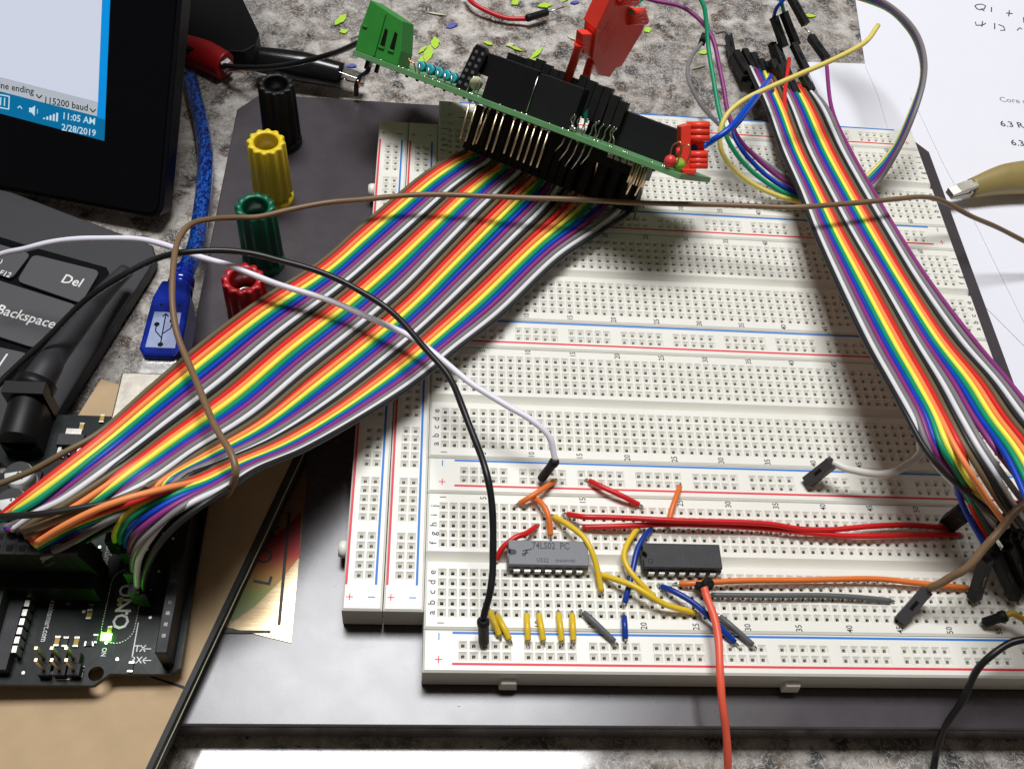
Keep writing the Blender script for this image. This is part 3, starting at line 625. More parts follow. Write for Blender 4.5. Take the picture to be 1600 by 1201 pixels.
for k in range(16):
    x, y = rt.uniform(40, 60), rt.uniform(22, 44)
    if k < 6: x, y = rt.uniform(6, 30), rt.uniform(22, 44)
    G = U.at(x, y, 0); G = Fr(G.o, *((G.x, G.y) if k % 2 else (G.y, -G.x)), G.z); mb = MB(); mb.box(G, (-0.7, -0.45, 0), (0.7, 0.45, 0.45)); o = part('small_component', mb, 'ic_body' if k % 3 else 'jumper_mustard', un)
    mb = MB(); mb.box(G, (-1.0, -0.5, 0), (-0.68, 0.5, 0.5)); mb.box(G, (0.68, -0.5, 0), (1.0, 0.5, 0.5)); part('solder', mb, 'tin', o)
# long socketed chip on the left with its pins
mb = MB(); x, y = PX(U.at(0, 0, 5), 38, 950); G = U.at(x, y, 0)
mb.box(G, (-20, -12.2, 1.5), (12, -4.2, 7.0), top=0.3); mb.box(G, (-21, -13.2, 0), (13, -1.2, 3.2)); part('chip', mb, 'ic_body', un)
for k in range(9):
    mb = MB(); q = PX(U.at(0, 0, 4.0), 54 - k * 3.95, 899 + k * 14.3); H = U.at(*q, 0); mb.box(H, (-0.75, -0.5, 0.5), (0.75, 0.5, 4.0)); part('chip_pin', mb, 'tin', un)
# pin header for programming
for k in range(6):
    q = PX(U.at(0, 0, 1), (72, 96, 118)[k % 3], (1030, 1048)[k // 3]); mb = MB(); H = U.at(*q, 0); mb.box(H, (-1.25, -1.25, 0), (1.25, 1.25, 2.4), 0); mb.box(H, (-.32, -.32, 2.4), (.32, .32, 8.5), 1); part('header_pin', mb, ['black', 'gold'], un)
# digital pin header
mb = MB(); mb.box(U, (18, 49.3, 0), (64.2, 51.9, 8.5)); part('pin_header', mb, 'black', un, bevel=0.2)
mb = MB(); [mb.box(U, (19.3 + 2.54 * k, 50.2, 8.5), (20.1 + 2.54 * k, 51.0, 8.53)) for k in range(17)]; part('header_sockets', mb, 'black_gloss', un, kind='stuff')
x, y = PX(U.at(0, 0, 0.6), 165, 993); mb = MB(); mb.box(U.at(x, y, 0), (-0.8, -1.1, 0), (0.8, 1.1, 0.9), top=.2); part('power_light', mb, 'led_on', un, 'lit green power light')
# socket block for the ribbon wires
for k in range(18):
    F0 = Vector((-100.5 + 2.54 * (k % 9), 4.5 + 2.6 * (k // 9), 22.0)); F0.x += 1.0
    part('connector_housing', dupont_mb(F0, F0 + Vector((0.05, 0.12, -1)), up=(0, 1, 0)), ['housing', 'black_gloss'], rb)
mb = MB(); mb.box(WF, (-101.5, 1.2, 1.0), (-77.5, 9.6, 8.2)); part('pin_header', mb, 'black', un, bevel=0.2)
for i in (33, 34, 35, 36, 37, 38, 39):
    q = W(*TAIL[i][-1]); part('connector_housing', dupont_mb(q + Vector((0, 0, 4)), q + Vector((0.1, -.1, -10)), L=6.5), ['housing', 'black_gloss'], rb)
# power lead plugged into the jack
pl = thing('power_lead', 'thick matt black power lead plugged into the microcontroller board beside the backspace key', 'power cable', (-108, 60, 0))
a = U.p(-2.2, 7.5, 6.4); pth = smooth([a, a + Vector((2, 7, 0.5)), W(82, 560, 6), W(128, 500, 1), W(165, 455, -4), W(196, 424, -7)], 8)
n = len(pth); mb = MB(); mb.tube(pth, [lerp(4.3, 2.2, (k / (n - 1)) ** .8) for k in range(n)], 18); part('strain_relief', mb, 'keyboard', pl)
mb = MB(); mb.tube([a, a + Vector((0.6, 3.0, .1))], 5.0, 24); part('plug', mb, 'black', pl)
# ================================================================== green circuit board module seen edge-on
def ps(u):                      # distance along the board edge under photo column u
    z1, z2 = (E1 - Vector(CAM)).dot(CZ), (E2 - Vector(CAM)).dot(CZ); t = (u - 555) * z1 / ((u - 555) * z1 + (1063 - u) * z2)
    return t * (E2 - E1).length
pc = thing('circuit_board_module', 'green circuit board seen on edge with black headers and gold pins above the ribbon ends', 'circuit board', tuple(mid))
LB = (E2 - E1).length
mb = MB(); mb.box(PF, (-0.6, -0.0, -1.6), (LB + .3, 34, 0)); part('board', mb, 'pcb_edge', pc, bevel=0.12)
mb = MB()
for k in range(34):
    s_ = random.uniform(4, LB - 4); mb.ball(PF.p(s_, random.uniform(.6, 3), 0.05), random.uniform(.25, .5), 0, 8, (1, 1, .7))
for k in range(26): mb.ball(PF.p(ps(620) + k * (ps(1040) - ps(620)) / 26, random.uniform(.8, 2), -1.7), random.uniform(.35, .6), 1 if k % 3 else 0, 8)
part('solder_points', mb, ['tin', 'black'], pc, kind='stuff')
# screw terminal block
s0, s1 = ps(553), ps(619)
tb = MB(); tb.prism(Fr(PF.p(s0, 0.6, 0), ex, ez, -wd_), [(0, 0), (s1 - s0, 0), (s1 - s0 - .2, 4.5), (s1 - s0 - 2.6, 12.8), (6.5, 14.2), (0.6, 15.4), (-.1, 8), (-.5, 7.6)], -7.0, 0)
t_ = part('terminal_block', tb, 'terminal_green', pc, bevel=0.25)
tb = MB(); tb.box(Fr(PF.p(s0, .55, 0), ex, -wd_, ez), (6.9, 0, 0.3), (7.5, 0.5, 13.2)); tb.box(Fr(PF.p(s0, .55, 0), ex, -wd_, ez), (0.4, 0, 7.3), (2.2, 0.35, 7.8))
for q in (8.1, 11.7): tb.box(Fr(PF.p(s0, .6, 0), ex, -wd_, ez), (q - .3, 0, 3.2), (q + 1.9, 0.4, 3.9))
part('rib', tb, 'terminal_green', t_, bevel=0.1)
for q in (8.3, 11.9):
    tb = MB(); tb.prism(Fr(PF.p(s0, .55, 0), ex, ez, -wd_), [(q - .1, 4.2), (q + 1.6, 4.0), (q + 1.2, 8.8), (q + .1, 9.2)], 0, 0.12); part('wire_slot', tb, 'black_gloss', t_)
for q in (2.4, 3.6, 4.4): pass
for u in (572, 588):
    mb = MB(); s_ = ps(u); mb.box(PF, (s_ - .5, 1.5, -4.2), (s_ + .5, 2.3, -1.6)); part('terminal_pin', mb, 'black', pc)
# resistors on end
for k, u in enumerate((648, 661, 674, 684, 693)):
    s_ = ps(u); mb = MB(); F = PF.at(s_, 2.0 + .5 * k, 2.3); P_ = smooth([F.p(0, 0, 0), F.p(.1, .7, 0), F.p(.2, 2.4, 0), F.p(.3, 4.8, 0), F.p(.4, 5.6, 0)], 4)
    mb.tube(P_, [1.2, 1.5, 1.55] + [1.3] * (len(P_) - 6) + [1.55, 1.5, 1.2], 14); o = part('resistor', mb, 'resistor_teal', pc)
    mb = MB(); mb.tube(smooth([F.p(0, .4, .2), F.p(0.1, -.9, 0.6), F.p(.9, -1.6, -.6), F.p(1.3, -1.6, -2.3)], 6), .28, 6); part('lead', mb, 'tin', o)
    mb = MB(); mb.tube([F.p(.1, .9, 0), F.p(.1, 1.2, 0)], 1.56, 14); part('colour_band', mb, 'mark_dark', o)
mb = MB(); mb.tube(smooth([PF.p(ps(628), 1, 0), PF.p(ps(631), 1, 3.2), PF.p(ps(634), 1, 2.6), PF.p(ps(640), 1.2, 2.4), PF.p(ps(644), 2, .2)], 5), .25, 6); part('lead', mb, 'copper', pc)
# upright socket with two rows of holes
F = PF.at(ps(716), 3.5, 0); F = Fr(F.o, (ex * .98 + wd_ * .2), (wd_ * .98 - ex * .2), ez)
mb = MB(); mb.prism(Fr(F.p(0, 0, 0), F.x, F.z, -F.y), [(-3.0, 0.3), (1.5, 0.2), (3.6, 11.5), (2.2, 13.6), (-.4, 13.8), (-1.0, 12.5)], -4, 0); so = part('socket', mb, 'black', pc, bevel=0.25)
mb = MB()
for i in range(6):
    for j in range(2):
        G = Fr(F.p(-1.9 + j * 2.0 + i * .42, -0.03, 1.9 + i * 1.95), F.x, F.z, -F.y); mb.rod(G, (-.45, 0), (.45, 0), .9, 0)
part('contact', mb, 'solid_grey', so, kind='stuff')
mb = MB(); mb.box(PF, (ps(722), 6, 6), (ps(748), 11, 12.5)); part('header', mb, 'black', pc, bevel=0.2)
mb = MB(); mb.ball(PF.p(ps(731), 3.2, 3.2), 2.0, 0, 12, (1, .6, 1.2)); o = part('ceramic_capacitor', mb, 'scrap_cream', pc)
for q in (-1.8, 0.6, 1.6):
    mb = MB(); mb.tube(smooth([PF.p(ps(731) + q, 2.2, 0), PF.p(ps(731) + q + .4, 2.0, 2), PF.p(ps(731) + q * .5, 2.4, 5)], 4), .25, 6); part('lead', mb, 'tin', o)
# tall black headers
def blk(u0, u1, y0, y1, h, nm='header', m='black', h0=0.0):
    mb = MB(); mb.box(PF, (ps(u0), y0, h0), (ps(u1), y1, h)); return part(nm, mb, m, pc, bevel=0.18)
blk(746, 815, 2.5, 8, 12.6); blk(816, 884, 3.0, 8, 12.2, m='black_soft'); blk(884, 1052, 15, 21, 10.2, m='black_soft'); blk(740, 770, 13, 16, 14.5)
for k, (u0, u1, h_) in enumerate(((770, 783, 14.8), (783, 796, 15.6), (797, 809, 15.0), (809, 823, 14.4), (824, 838, 14.6), (838, 852, 13.9), (853, 866, 15.4), (866, 880, 14.9), (880, 893, 14.5), (893, 906, 14.6), (907, 921, 13.2), (921, 935, 12.4))):
    mb = MB(); mb.box(PF, (ps(u0) + .1, 12.5, 4), (ps(u1) - .1, 15.0, h_)); part('connector_housing', mb, 'housing', pc, bevel=0.15)
mb = MB(); mb.tube([PF.p(ps(815.5), 2.6, .5), PF.p(ps(815.5) + .1, 2.5, 11)], .16, 6); part('lead', mb, 'tin', pc)
# bent leads of the cut component legs
for k, u in enumerate((886, 893, 899, 905, 911, 917, 924, 931, 940, 952)):
    s_ = ps(u); j = random.uniform(-1, 1); mb = MB(); h_ = random.uniform(4.2, 6.2)
    mb.tube(smooth([PF.p(s_, 2 + (k % 3) * 1.3, 0), PF.p(s_ + .4 + j * .3, 2 + (k % 3) * 1.3, h_ * .35), PF.p(s_ - .3 + j, 2.2 + (k % 3), h_ * .7), PF.p(s_ + .5 + j, 2 + (k % 3), h_)], 4), .2, 6); part('lead', mb, 'tin', pc)
mb = MB(); mb.box(PF, (ps(886), 2, 1.5), (ps(888), 2.4, 4.6)); mb.ball(PF.p(ps(889), 1.5, 1.2), .8); mb.ball(PF.p(ps(893), 1.4, .9), .7); part('solder', mb, 'tin', pc)
mb = MB(); mb.prism(Fr(PF.p(ps(898), 4, .5), ex, ez, -wd_), [(0, 0), (.7, 4), (-.2, 7), (-.9, 5.2), (.1, 3)], 0, .2); part('green_tag', mb, 'post_green', pc)
# two small round lights with looped leads
for u, m, y in ((1042, 'led_red', .6), (1052, 'led_green', 2.6)):
    c = PF.p(ps(u), y, 2.0); mb = MB(); mb.ball(c, 1.75, 0, 16, (1, 1, 1)); o = part('bead_component', mb, m, pc, m[4:] + ' bead')
    mb = MB(); mb.tube(smooth([c + ez * 1.4 - ex * .6, c + ez * 4.2 - ex * .9, c + ez * 5.6 + ex * .6, c + ez * 4 + ex * 1.9, c + ez * 0.4 + ex * 1.9], 6), .22, 6); part('lead', mb, 'copper', o)
# pins below the board
gp = [(735, 1, 11.5, -.5), (746, 1, 11.8, 0), (757, 2, 12, .2), (763, 2.5, 11.5, .8), (779, 1, 12, 0), (789, 1, 12, 0), (806, 1, 11, 0), (817, 1, 11.2, 0), (828, 1, 11.4, 0), (838, 1, 11.4, 0), (849, 1, 11.4, 0), (859, 1, 11.3, 0)]
for u, y, L_, j in gp:
    s_ = ps(u); mb = MB(); a = PF.p(s_, y, -1.6); b = PF.p(s_ - 1.2 * j, y, -1.6 - L_)
    mb.tube([a, a.lerp(b, .97), b], [.34, .34, .12], 4); mb.tube([a, a - ez * .8], [.75, .35], 8, 1); part('header_pin', mb, ['gold', 'tin'], pc)
for u, L_ in ((884, 5), (894, 7), (905, 8), (916, 8), (926, 6)):
    s_ = ps(u); mb = MB(); a = PF.p(s_, 1.5, -1.6); mb.tube([a, a - ez * L_ * .5 - ex * .4, a - ez * L_ - ex * 1.6], [.28, .24, .1], 5); part('lead', mb, 'tin', pc)
for u in (985, 989.5, 994, 998.5, 1003, 1007):
    mb = MB(); a = PF.p(ps(u), 6, -1.6); mb.tube([a, a - ez * 6.2], .3, 4); part('header_pin', mb, 'gold', pc)
for u, L_ in ((1001, 9), (1014, 8.5)):
    mb = MB(); a = PF.p(ps(u), 2, -1.6); mb.tube([a, a - ez * L_ - ex * 1.0], .3, 4); part('header_pin', mb, 'gold', pc)
for k in range(4):
    mb = MB(); a = PF.p(ps(953 + 10.5 * k), 3, -1.62); mb.box(Fr(a, ex, wd_, ez), (-.8, 0, -1.4), (.8, 1, 0)); part('solder', mb, 'tin', pc)
mb = MB(); mb.box(PF, (ps(868), 9, -6), (ps(1003), 14, -1.6)); part('header', mb, 'black', pc)
mb = MB(); mb.box(PF, (ps(742), 9, -5.5), (ps(866), 12, -1.6)); part('header', mb, 'black', pc)
# legs that reach down to the strip and carry the module
for u in (905, 962, 985):
    a = PF.p(ps(u), 20, -1.6); d = -ez; t = (ZT - a.z) / d.z if d.z < -0.05 else 20
    mb = MB(); mb.tube([a, Vector((a.x, a.y, 0.2))], .4, 4); part('support_pin', mb, 'gold', pc)
# ================================================================== red test clips
def clip_frame(u, v, dist, ang, yaw):
    a = math.radians(ang); A_ = CX * math.cos(a) + CY * math.sin(a); B_ = CX * math.sin(a) - CY * math.cos(a)
    b = math.radians(yaw); B2 = B_ * math.cos(b) + CZ * math.sin(b); return Fr(DP(u, v, dist), A_, B2, A_.cross(B2))
CF = Fr(DP(931, 47, 280)); CF.z = Vector((0.60, -0.78, 0.02)).normalized(); CF.x = Vector((1, 0, 0)); CF.x = (CF.x - CF.z * CF.x.dot(CF.z)).normalized(); CF.y = CF.z.cross(CF.x)
xy = PX(CF, 962, -16); xa = (CF.x * xy[0] + CF.y * xy[1]).normalized(); CF = Fr(CF.o, xa, CF.z.cross(xa), CF.z)
g1 = thing('test_clip', 'large red test clip gripping the black headers of the green circuit board', 'test clip', tuple(CF.o))
fp_ = [PX(CF, *q) for q in [(962, -14), (931, 47), (925, 92), (936, 118), (953, 122), (962, 108), (972, 104), (1003, 52), (1010, 36), (1006, 22), (985, 12), (978, -14)]]
mb = MB(); mb.prism(CF, fp_, -5.0, 0); part('body', mb, 'clip_red', g1, bevel=0.35)
lf = [PX(CF, *q) for q in [(958, -14), (930, 46), (938, 50), (968, -14)]]
mb = MB(); mb.prism(CF, lf, -5.3, 0.3); part('body_side', mb, 'clip_red', g1, bevel=0.25)
mb = MB()
gp_ = [PX(CF, *q) for q in [(953, 29), (964, 52), (946, 84), (935, 62)]]
for k in range(9): a = Vector(gp_[0]).lerp(Vector(gp_[3]), k / 8); b = Vector(gp_[1]).lerp(Vector(gp_[2]), k / 8); mb.box(Fr(CF.p(*a, 0), CF.x * (b - a).x + CF.y * (b - a).y, CF.z.cross(CF.x * (b - a).x + CF.y * (b - a).y), CF.z), (0, -.16, 0), ((b - a).length, .16, .15))
part('grip_lines', mb, 'clip_red', g1)
for k in range(3):
    a, b = PX(CF, 982 - 0 * k, 20 + k * 6), PX(CF, 1004 + 2 * k, 19 + k * 6.5); mb = MB(); mb.tube([CF.p(*a, .2), CF.p(*b, .2)], 1.3, 10); part('grip_rib', mb, 'clip_red', g1)
for k in range(2):
    a, b = PX(CF, 966, -6 + k * 7), PX(CF, 992, -6 + k * 7); mb = MB(); mb.tube([CF.p(*a, .3), CF.p(*b, .3)], 1.4, 10); part('grip_rib', mb, 'clip_red', g1)
q = lambda u, v, z=-3: CF.p(*PX(CF, u, v), z)
mb = MB(); mb.prism(CF.at(0, 0, -2), [PX(CF.at(0, 0, -2), *c_) for c_ in [(906, 50), (926, 50), (926, 72), (919, 84), (907, 82), (904, 66)]], -1.6, 1.2); part('jaw_hinge', mb, 'clip_red', g1, bevel=0.4)
e1, e2 = DP(880, 145, 292), DP(906, 153, 290)
mb = MB(); mb.tube([q(913, 74, -2), q(911, 80, -2), e1], [1.7, 1.3, 1.25], 14); part('prong', mb, 'clip_red', g1)
mb = MB(); mb.tube([q(938, 92, -3), q(935, 98, -3), e2], [1.6, 1.3, 1.25], 14); part('prong', mb, 'clip_red', g1)
DF = clip_frame(1086, 232, 272, 2, 16); DF.z = -DF.z if DF.z.dot(CZ) > 0 else DF.z; DF.y = DF.z.cross(DF.x)
g2 = thing('test_clip', 'small red test clip holding the blue wire at the end of the green circuit board', 'test clip', tuple(DF.o))
qp = lambda pts, z=0: [PX(DF.at(0, 0, z), *p_) for p_ in pts]
mb = MB(); mb.prism(DF, qp([(1064, 197), (1075, 194), (1080, 194), (1078, 270), (1064, 272)]), -7, 0); mb.prism(DF, qp([(1064, 264), (1088, 264), (1087, 272), (1064, 273)]), -6, 0.6); part('body', mb, 'clip_red', g2, bevel=0.3)
for k, (y0, y1) in enumerate(((192, 201), (201, 211), (211, 221), (237, 247), (247, 256), (255, 263))):
    w_ = 1110 if k < 3 else 1107; m_ = (y0 + y1) / 2; a, b = qp([(1079, m_), (w_, m_)], 0); mb = MB(); mb.tube([DF.p(*a, -1.5), DF.p(*b, -1.5)], 1.0, 12); mb.box(DF, (a[0], min(a[1], b[1]) - .9, -7), (b[0], max(a[1], b[1]) + .9, -1.5)); part('grip_rib', mb, 'clip_red', g2)
mb = MB(); a, b = qp([(1080, 223), (1104, 236)]); mb.box(DF, (a[0], min(a[1], b[1]), -6.5), (b[0], max(a[1], b[1]), -3.5)); mb.tube([DF.p(*qp([(1058, 238)])[0], -2), DF.p(*qp([(1066, 238)])[0], -2)], [1.0, 1.6], 10); part('hook_tube', mb, 'clip_red', g2)
# ================================================================== breadboard chips
def ic(col, m, label, txt=False):
    x0 = (col - 1) * 2.54; t = thing('chip', label, 'chip', (x0 + 7.6, 14, ZT)); cy = 13.97
    F = Fr((x0 - 2.1, cy - 3.2, ZT + 0.75)); L_ = 19.4
    mb = MB(); n = 10; arc = [(0.0 + 0.9 * math.cos(a_), 3.2 + 0.9 * math.sin(a_)) for a_ in [-math.pi / 2 + math.pi * k / n for k in range(n + 1)]]
    mb.prism(F, [(0, 0), (L_, 0), (L_, 6.4), (0, 6.4)] + arc[::-1], 1.7, 3.4, 0, 0)
    mb.box(F, (-.15, -.2, 0), (L_ + .15, 6.6, 1.7)); part('chip_body', mb, m, t, bevel=0.15)
    for s_ in (0, 1):
        for k in range(7):
            x = x0 + k * 2.54; y = 17.78 if s_ else 10.16; d = -1 if s_ else 1; mb = MB()
            mb.box(Fr((x, y, 0)), (-.72, -.14, 0.9), (.72, .14, ZT + 2.2)); mb.box(Fr((x, y, 0)), (-.25, -.13, -2), (.25, .13, 0.9))
            mb.box(Fr((x, y, 0)), (-.72, min(0, d * .75), ZT + 2.0), (.72, max(0, d * .75), ZT + 2.25)); part('pin', mb, 'tin', t)
    if txt:
        G = Fr((x0 + 7.6, cy, ZT + 0.75 + 3.42)); mb = MB()
        mb.text(G.at(.6, 1.75, 0), '74LS02  PC', 2.5, sx=.78); mb.text(G.at(-1.5, -2.0, 0), 'U522', 1.5, sx=.9); mb.text(G.at(4.0, -2.05, 0), 'SINGAPORE', 1.0, sx=.9)
        mb.rod(G, (-6.3, .3), (-4.0, .9), .35); mb.rod(G, (-5.2, .6), (-5.9, -1.0), .35); mb.rod(G, (-6.4, -.4), (-4.9, -.1), .3); mb.rod(G, (-6.4, -.4), (-6.1, -1.0), .3)
        part('lettering', mb, 'mark_dark', t)
        mb = MB(); mb.cyl((x0 - .9, cy, ZT + 4.14), (x0 - .9, cy, ZT + 4.17), .75, n=16); part('index_dot', mb, 'mark_dark', t)
    else:
        mb = MB(); mb.tube([Vector((x0 - .5 + .55 * math.cos(a_), cy - 1.6 + .55 * math.sin(a_), ZT + 4.16)) for a_ in [6.283 * k / 16 for k in range(17)]], .07, 5); part('index_dot', mb, 'black', t)
    return t
ic(8, 'ic_grey', 'grey chip marked 74LS02 PC on the nearest breadboard strip', True)
ic(21, 'ic_body', 'plain dark chip beside the marked one on the nearest breadboard strip')
# ================================================================== short solid core wires on the breadboard
def solid(color, label, pts, r=0.72, bare=True, cat='wire'):
    P = WW([(u, v, z) for u, v, z in pts]); t = thing('hookup_wire', label, cat, tuple(P[0]))
    n = len(P)
    body = smooth(P, 8); mb = MB(); mb.tube(body, r, 12); part('insulation', mb, 'solid_' + color, t)
    for i0, i1 in ((0, 1), (-1, -2)):
        d = (body[i0] - body[i1]).normalized(); a = body[i0] - d * .3; h_ = Vector((d.x, d.y, 0)).normalized() if Vector((d.x, d.y, 0)).length > .1 else Vector((0, 0, 0))
        b = a + d * .8 + h_ * .4; e_ = Vector((b.x + h_.x * .5, b.y + h_.y * .5, -1.2)); mb = MB(); mb.tube(smooth([a, b, b.lerp(e_, .4) + Vector((h_.x, h_.y, 0)) * .25, e_], 4), .3, 7); part('bare_end', mb, 'tin', t)
    return t
solid('orange', 'short orange wire crossing the second red rail above the marked chip', [(812, 786, 1.4), (824, 779, 3), (846, 765, 3.4), (866, 751, 1.6)])
solid('orange', 'curved orange wire dropping to the top edge of the marked chip', [(834, 779, 1.6), (842, 782, 3), (853, 796, 3.6), (858, 812, 3.2), (860, 836, 1.4)])
solid('red', 'curved red wire passing behind the black jumper at the marked chip', [(775, 874, 1.5), (785, 856, 3), (806, 839, 4), (822, 833, 3.6), (838, 822, 1.5)])
solid('yellow', 'long yellow wire curving round the right end of the marked chip', [(866, 807, 1.5), (885, 818, 3.6), (911, 838, 5), (922, 855, 5), (931, 880, 4), (940, 924, 1.5)])
solid('red', 'straight red wire slanting from the rail right of the marked chip', [(921, 751, 1.5), (940, 760, 2.8), (975, 776, 2.8), (998, 788, 1.5)])
solid('orange', 'straight orange wire standing above the plain chip', [(1062, 760, 1.5), (1056, 778, 2.4), (1050, 795, 2.4), (1043, 822, 1.4)])
solid('red', 'upper of two long red wires running to column fifty', [(887, 803, 1.8), (912, 807, 4.2), (950, 808, 4.6), (1000, 810, 4.6), (1060, 813, 4.8), (1200, 818, 4.2), (1250, 826, 3.4), (1300, 827, 3.4), (1360, 822, 3.2), (1420, 820, 2.8), (1483, 825, 1.4)])
solid('red', 'lower of two long red wires running to column fifty', [(910, 823, 1.8), (960, 822, 2.8), (1030, 819, 2.8), (1100, 820, 2.6), (1200, 826, 2.4), (1260, 832, 2.6), (1330, 837, 2.6), (1420, 836, 2.4), (1500, 835, 1.4)])
solid('yellow', 'yellow wire bowing left of the plain chip', [(996, 826, 1.6), (990, 834, 3), (980, 850, 3.4), (975, 868, 3.6), (980, 885, 3.8), (996, 906, 3.6), (1022, 932, 1.8)])
solid('blue', 'blue wire curving down beside the left end of the plain chip', [(1017, 827, 1.6), (1008, 836, 3), (996, 858, 3.4), (989, 888, 3.2), (981, 922, 2.4), (976, 941, 1.4)])
solid('yellow', 'yellow wire slanting from the marked chip to column twenty five', [(941, 898, 1.6), (957, 903, 3), (990, 915, 4.6), (1015, 930, 4.6), (1040, 944, 3.6), (1087, 957, 1.5)])
solid('blue', 'tiny blue wire beside the number twenty', [(975, 963, 1.4), (976, 975, 2.2), (977, 997, 1.4)])
solid('grey', 'short grey wire slanting over the number fifteen', [(912, 957, 1.4), (925, 968, 2.2), (960, 1002, 1.4)])
solid('blue', 'dark blue wire slanting under the coral jumper', [(1034, 916, 1.5), (1052, 923, 3.2), (1080, 939, 3.8), (1105, 960, 3.6), (1148, 1003, 1.4)])
solid('grey', 'short grey wire slanting beside the number thirty', [(1125, 963, 1.4), (1140, 975, 2.2), (1176, 1007, 1.4)])
for (a, b, c_, d), w_ in (((766, 955, 780, 992), 'short yellow wire closest to the tip of the black jumper'), ((777, 961, 796, 998), 'short yellow wire second from the black jumper tip'),
                         ((823, 960, 825, 1000), 'short yellow wire just left of the number ten'), ((842, 960, 849, 1000), 'short yellow wire just right of the number ten'),
                         ((873, 959, 878, 1001), 'second short yellow wire right of the number ten'), ((894, 960, 896, 1000), 'short yellow wire nearest to the short grey wire at fifteen')):
    t = solid('yellow', w_, [(a, b, 1.4), ((a + c_) / 2, (b + d) / 2 - 1, 2.3), (c_, d, 1.4)]); t['group'] = 'short yellow wires joining row a to the rail'
solid('orange', 'long orange wire running from the plain chip to the upright housing', [(1062, 911, 1.6), (1080, 911, 2.6), (1150, 907, 2.8), (1250, 906, 2.6), (1370, 904, 2.6), (1430, 910, 2.6), (1512, 918, 1.4)])
solid('grey', 'long grey wire ending beside the brown jumper housing', [(1112, 929, 2.2), (1200, 930, 2.4), (1290, 930, 2.2), (1345, 933, 2.0), (1391, 938, 1.3)], r=.66)
# ================================================================== loose jumper wires
def jumper(name, label, m, pts, r=0.72, ends=(), n=8, smoothn=8, cat='jumper wire', group=None):
    P = [p_ if isinstance(p_, Vector) else W(*p_) for p_ in pts]; t = thing(name, label, cat, tuple(P[len(P) // 2]), group)
    Q = smooth(P, smoothn); ph = random.uniform(0, 9); Q = [q_ + Vector((math.sin(k * .23 + ph), math.sin(k * .31 + ph * 2), math.sin(k * .19 + ph))) * .22 * min(1, k / 6, (len(Q) - 1 - k) / 6) for k, q_ in enumerate(Q)]
    mb = MB(); mb.tube(Q, [r * (1 + .03 * math.sin(k * .7 + ph)) for k in range(len(Q))], 12); part('wire', mb, m, t); return t, P
def round_tip(t, a, b, r0=1.15, r1=0.95, pin=4.0):        # moulded round male end, pin going down the hole
    a, b = Vector(a), Vector(b); d = (b - a).normalized(); L_ = (b - a).length; mb = MB()
    mb.tube([a - d * .2, a + d * .3, a + d * 1.5, a + d * 1.8, a + d * (L_ - .8), b - d * .2, b], [r0 * .75, r0, r0, r1, r1, r1 * .95, r1 * .6], 14); part('moulded_tip', mb, 'black_soft', t)
    mb = MB(); mb.tube([b - d * .1, b + d * .6, b + d * .6 + Vector((0, 0, -pin * .6))], .3, 6); part('pin', mb, 'tin', t)
def sq_tip(t, a, b, pin=True):
    a, b = Vector(a), Vector(b); d = (b - a).normalized(); part('connector_housing', dupont_mb(a, b), ['housing', 'black_gloss'], t, bevel=.12)
    if pin: mb = MB(); mb.tube([a + d * 13.9, a + d * 14.6, a + d * 14.8 + Vector((0, 0, -3))], .3, 5); part('pin', mb, 'tin', t)
a, b = W(755, 968, 9), W(756, 1004, 1.6)
t, P = jumper('jumper_wire', 'long black jumper arching over the ribbon into the nearest rail', 'jumper_black',
    [(-25, 625, 4), (0, 598, 6), (40, 560, 9), (75, 525, 12), (115, 487, 16), (160, 451, 21), (200, 424, 25), (245, 404, 27), (290, 394, 29), (340, 392, 29), (400, 397, 28), (450, 409, 27), (510, 430, 26), (560, 453, 25), (605, 482, 24),
     (645, 520, 24), (672, 552, 24), (700, 590, 24), (722, 632, 25), (745, 690, 25), (759, 740, 25), (768, 790, 22), (772, 840, 19), (770, 885, 16), (763, 930, 13), a], r=0.82)
round_tip(t, a, b, 1.45, 1.25)
a, b = W(868, 719, 9), W(845, 749, 2.0)
t, P = jumper('jumper_wire', 'long white jumper arching over the ribbon into the second rail', 'jumper_white',
    [(-25, 412, 6), (0, 399, 8), (40, 388, 13), (90, 377, 17), (150, 372, 20), (210, 374, 22), (260, 384, 23), (310, 399, 24), (350, 413, 24), (400, 431, 23), (450, 449, 21), (520, 472, 19), (580, 496, 18), (640, 526, 17), (690, 562, 17),
     (740, 601, 17), (790, 632, 16), (830, 655, 15), (857, 684, 13), a], r=0.80)
round_tip(t, a, b, 1.3, 1.15)
# brown wire right across the picture, looped round the ribbon
t, P = jumper('jumper_wire', 'long brown wire stretched over the binding posts and both wide ribbons', 'jumper_brown',
    [(340, 777, 14), (352, 773, 20), (364, 758, 32), (368, 740, 37), (363, 715, 38), (350, 690, 37), (335, 660, 36), (310, 608, 34), (291, 560, 31), (276, 510, 31), (268, 460, 32), (270, 412, 32), (281, 373, 29), (302, 350, 26), (330, 341, 23), (365, 340, 20), (400, 339, 18), (450, 329, 17), (520, 316, 17), (580, 309, 16),
     (650, 305, 15), (760, 307, 15), (850, 310, 16), (930, 313, 17), (1000, 316, 18), (1100, 321, 20), (1200, 323, 22), (1260, 322, 24), (1330, 318, 23), (1400, 311, 21), (1445, 309, 18), (1478, 316, 14), (1520, 338, 8), (1560, 357, 1), (1600, 377, -5), (1640, 396, -10)], r=0.78)
a, b = W(1301, 722, 9), W(1262, 753, 1.5)
d = (a - b).normalized(); b2 = a - d * 14
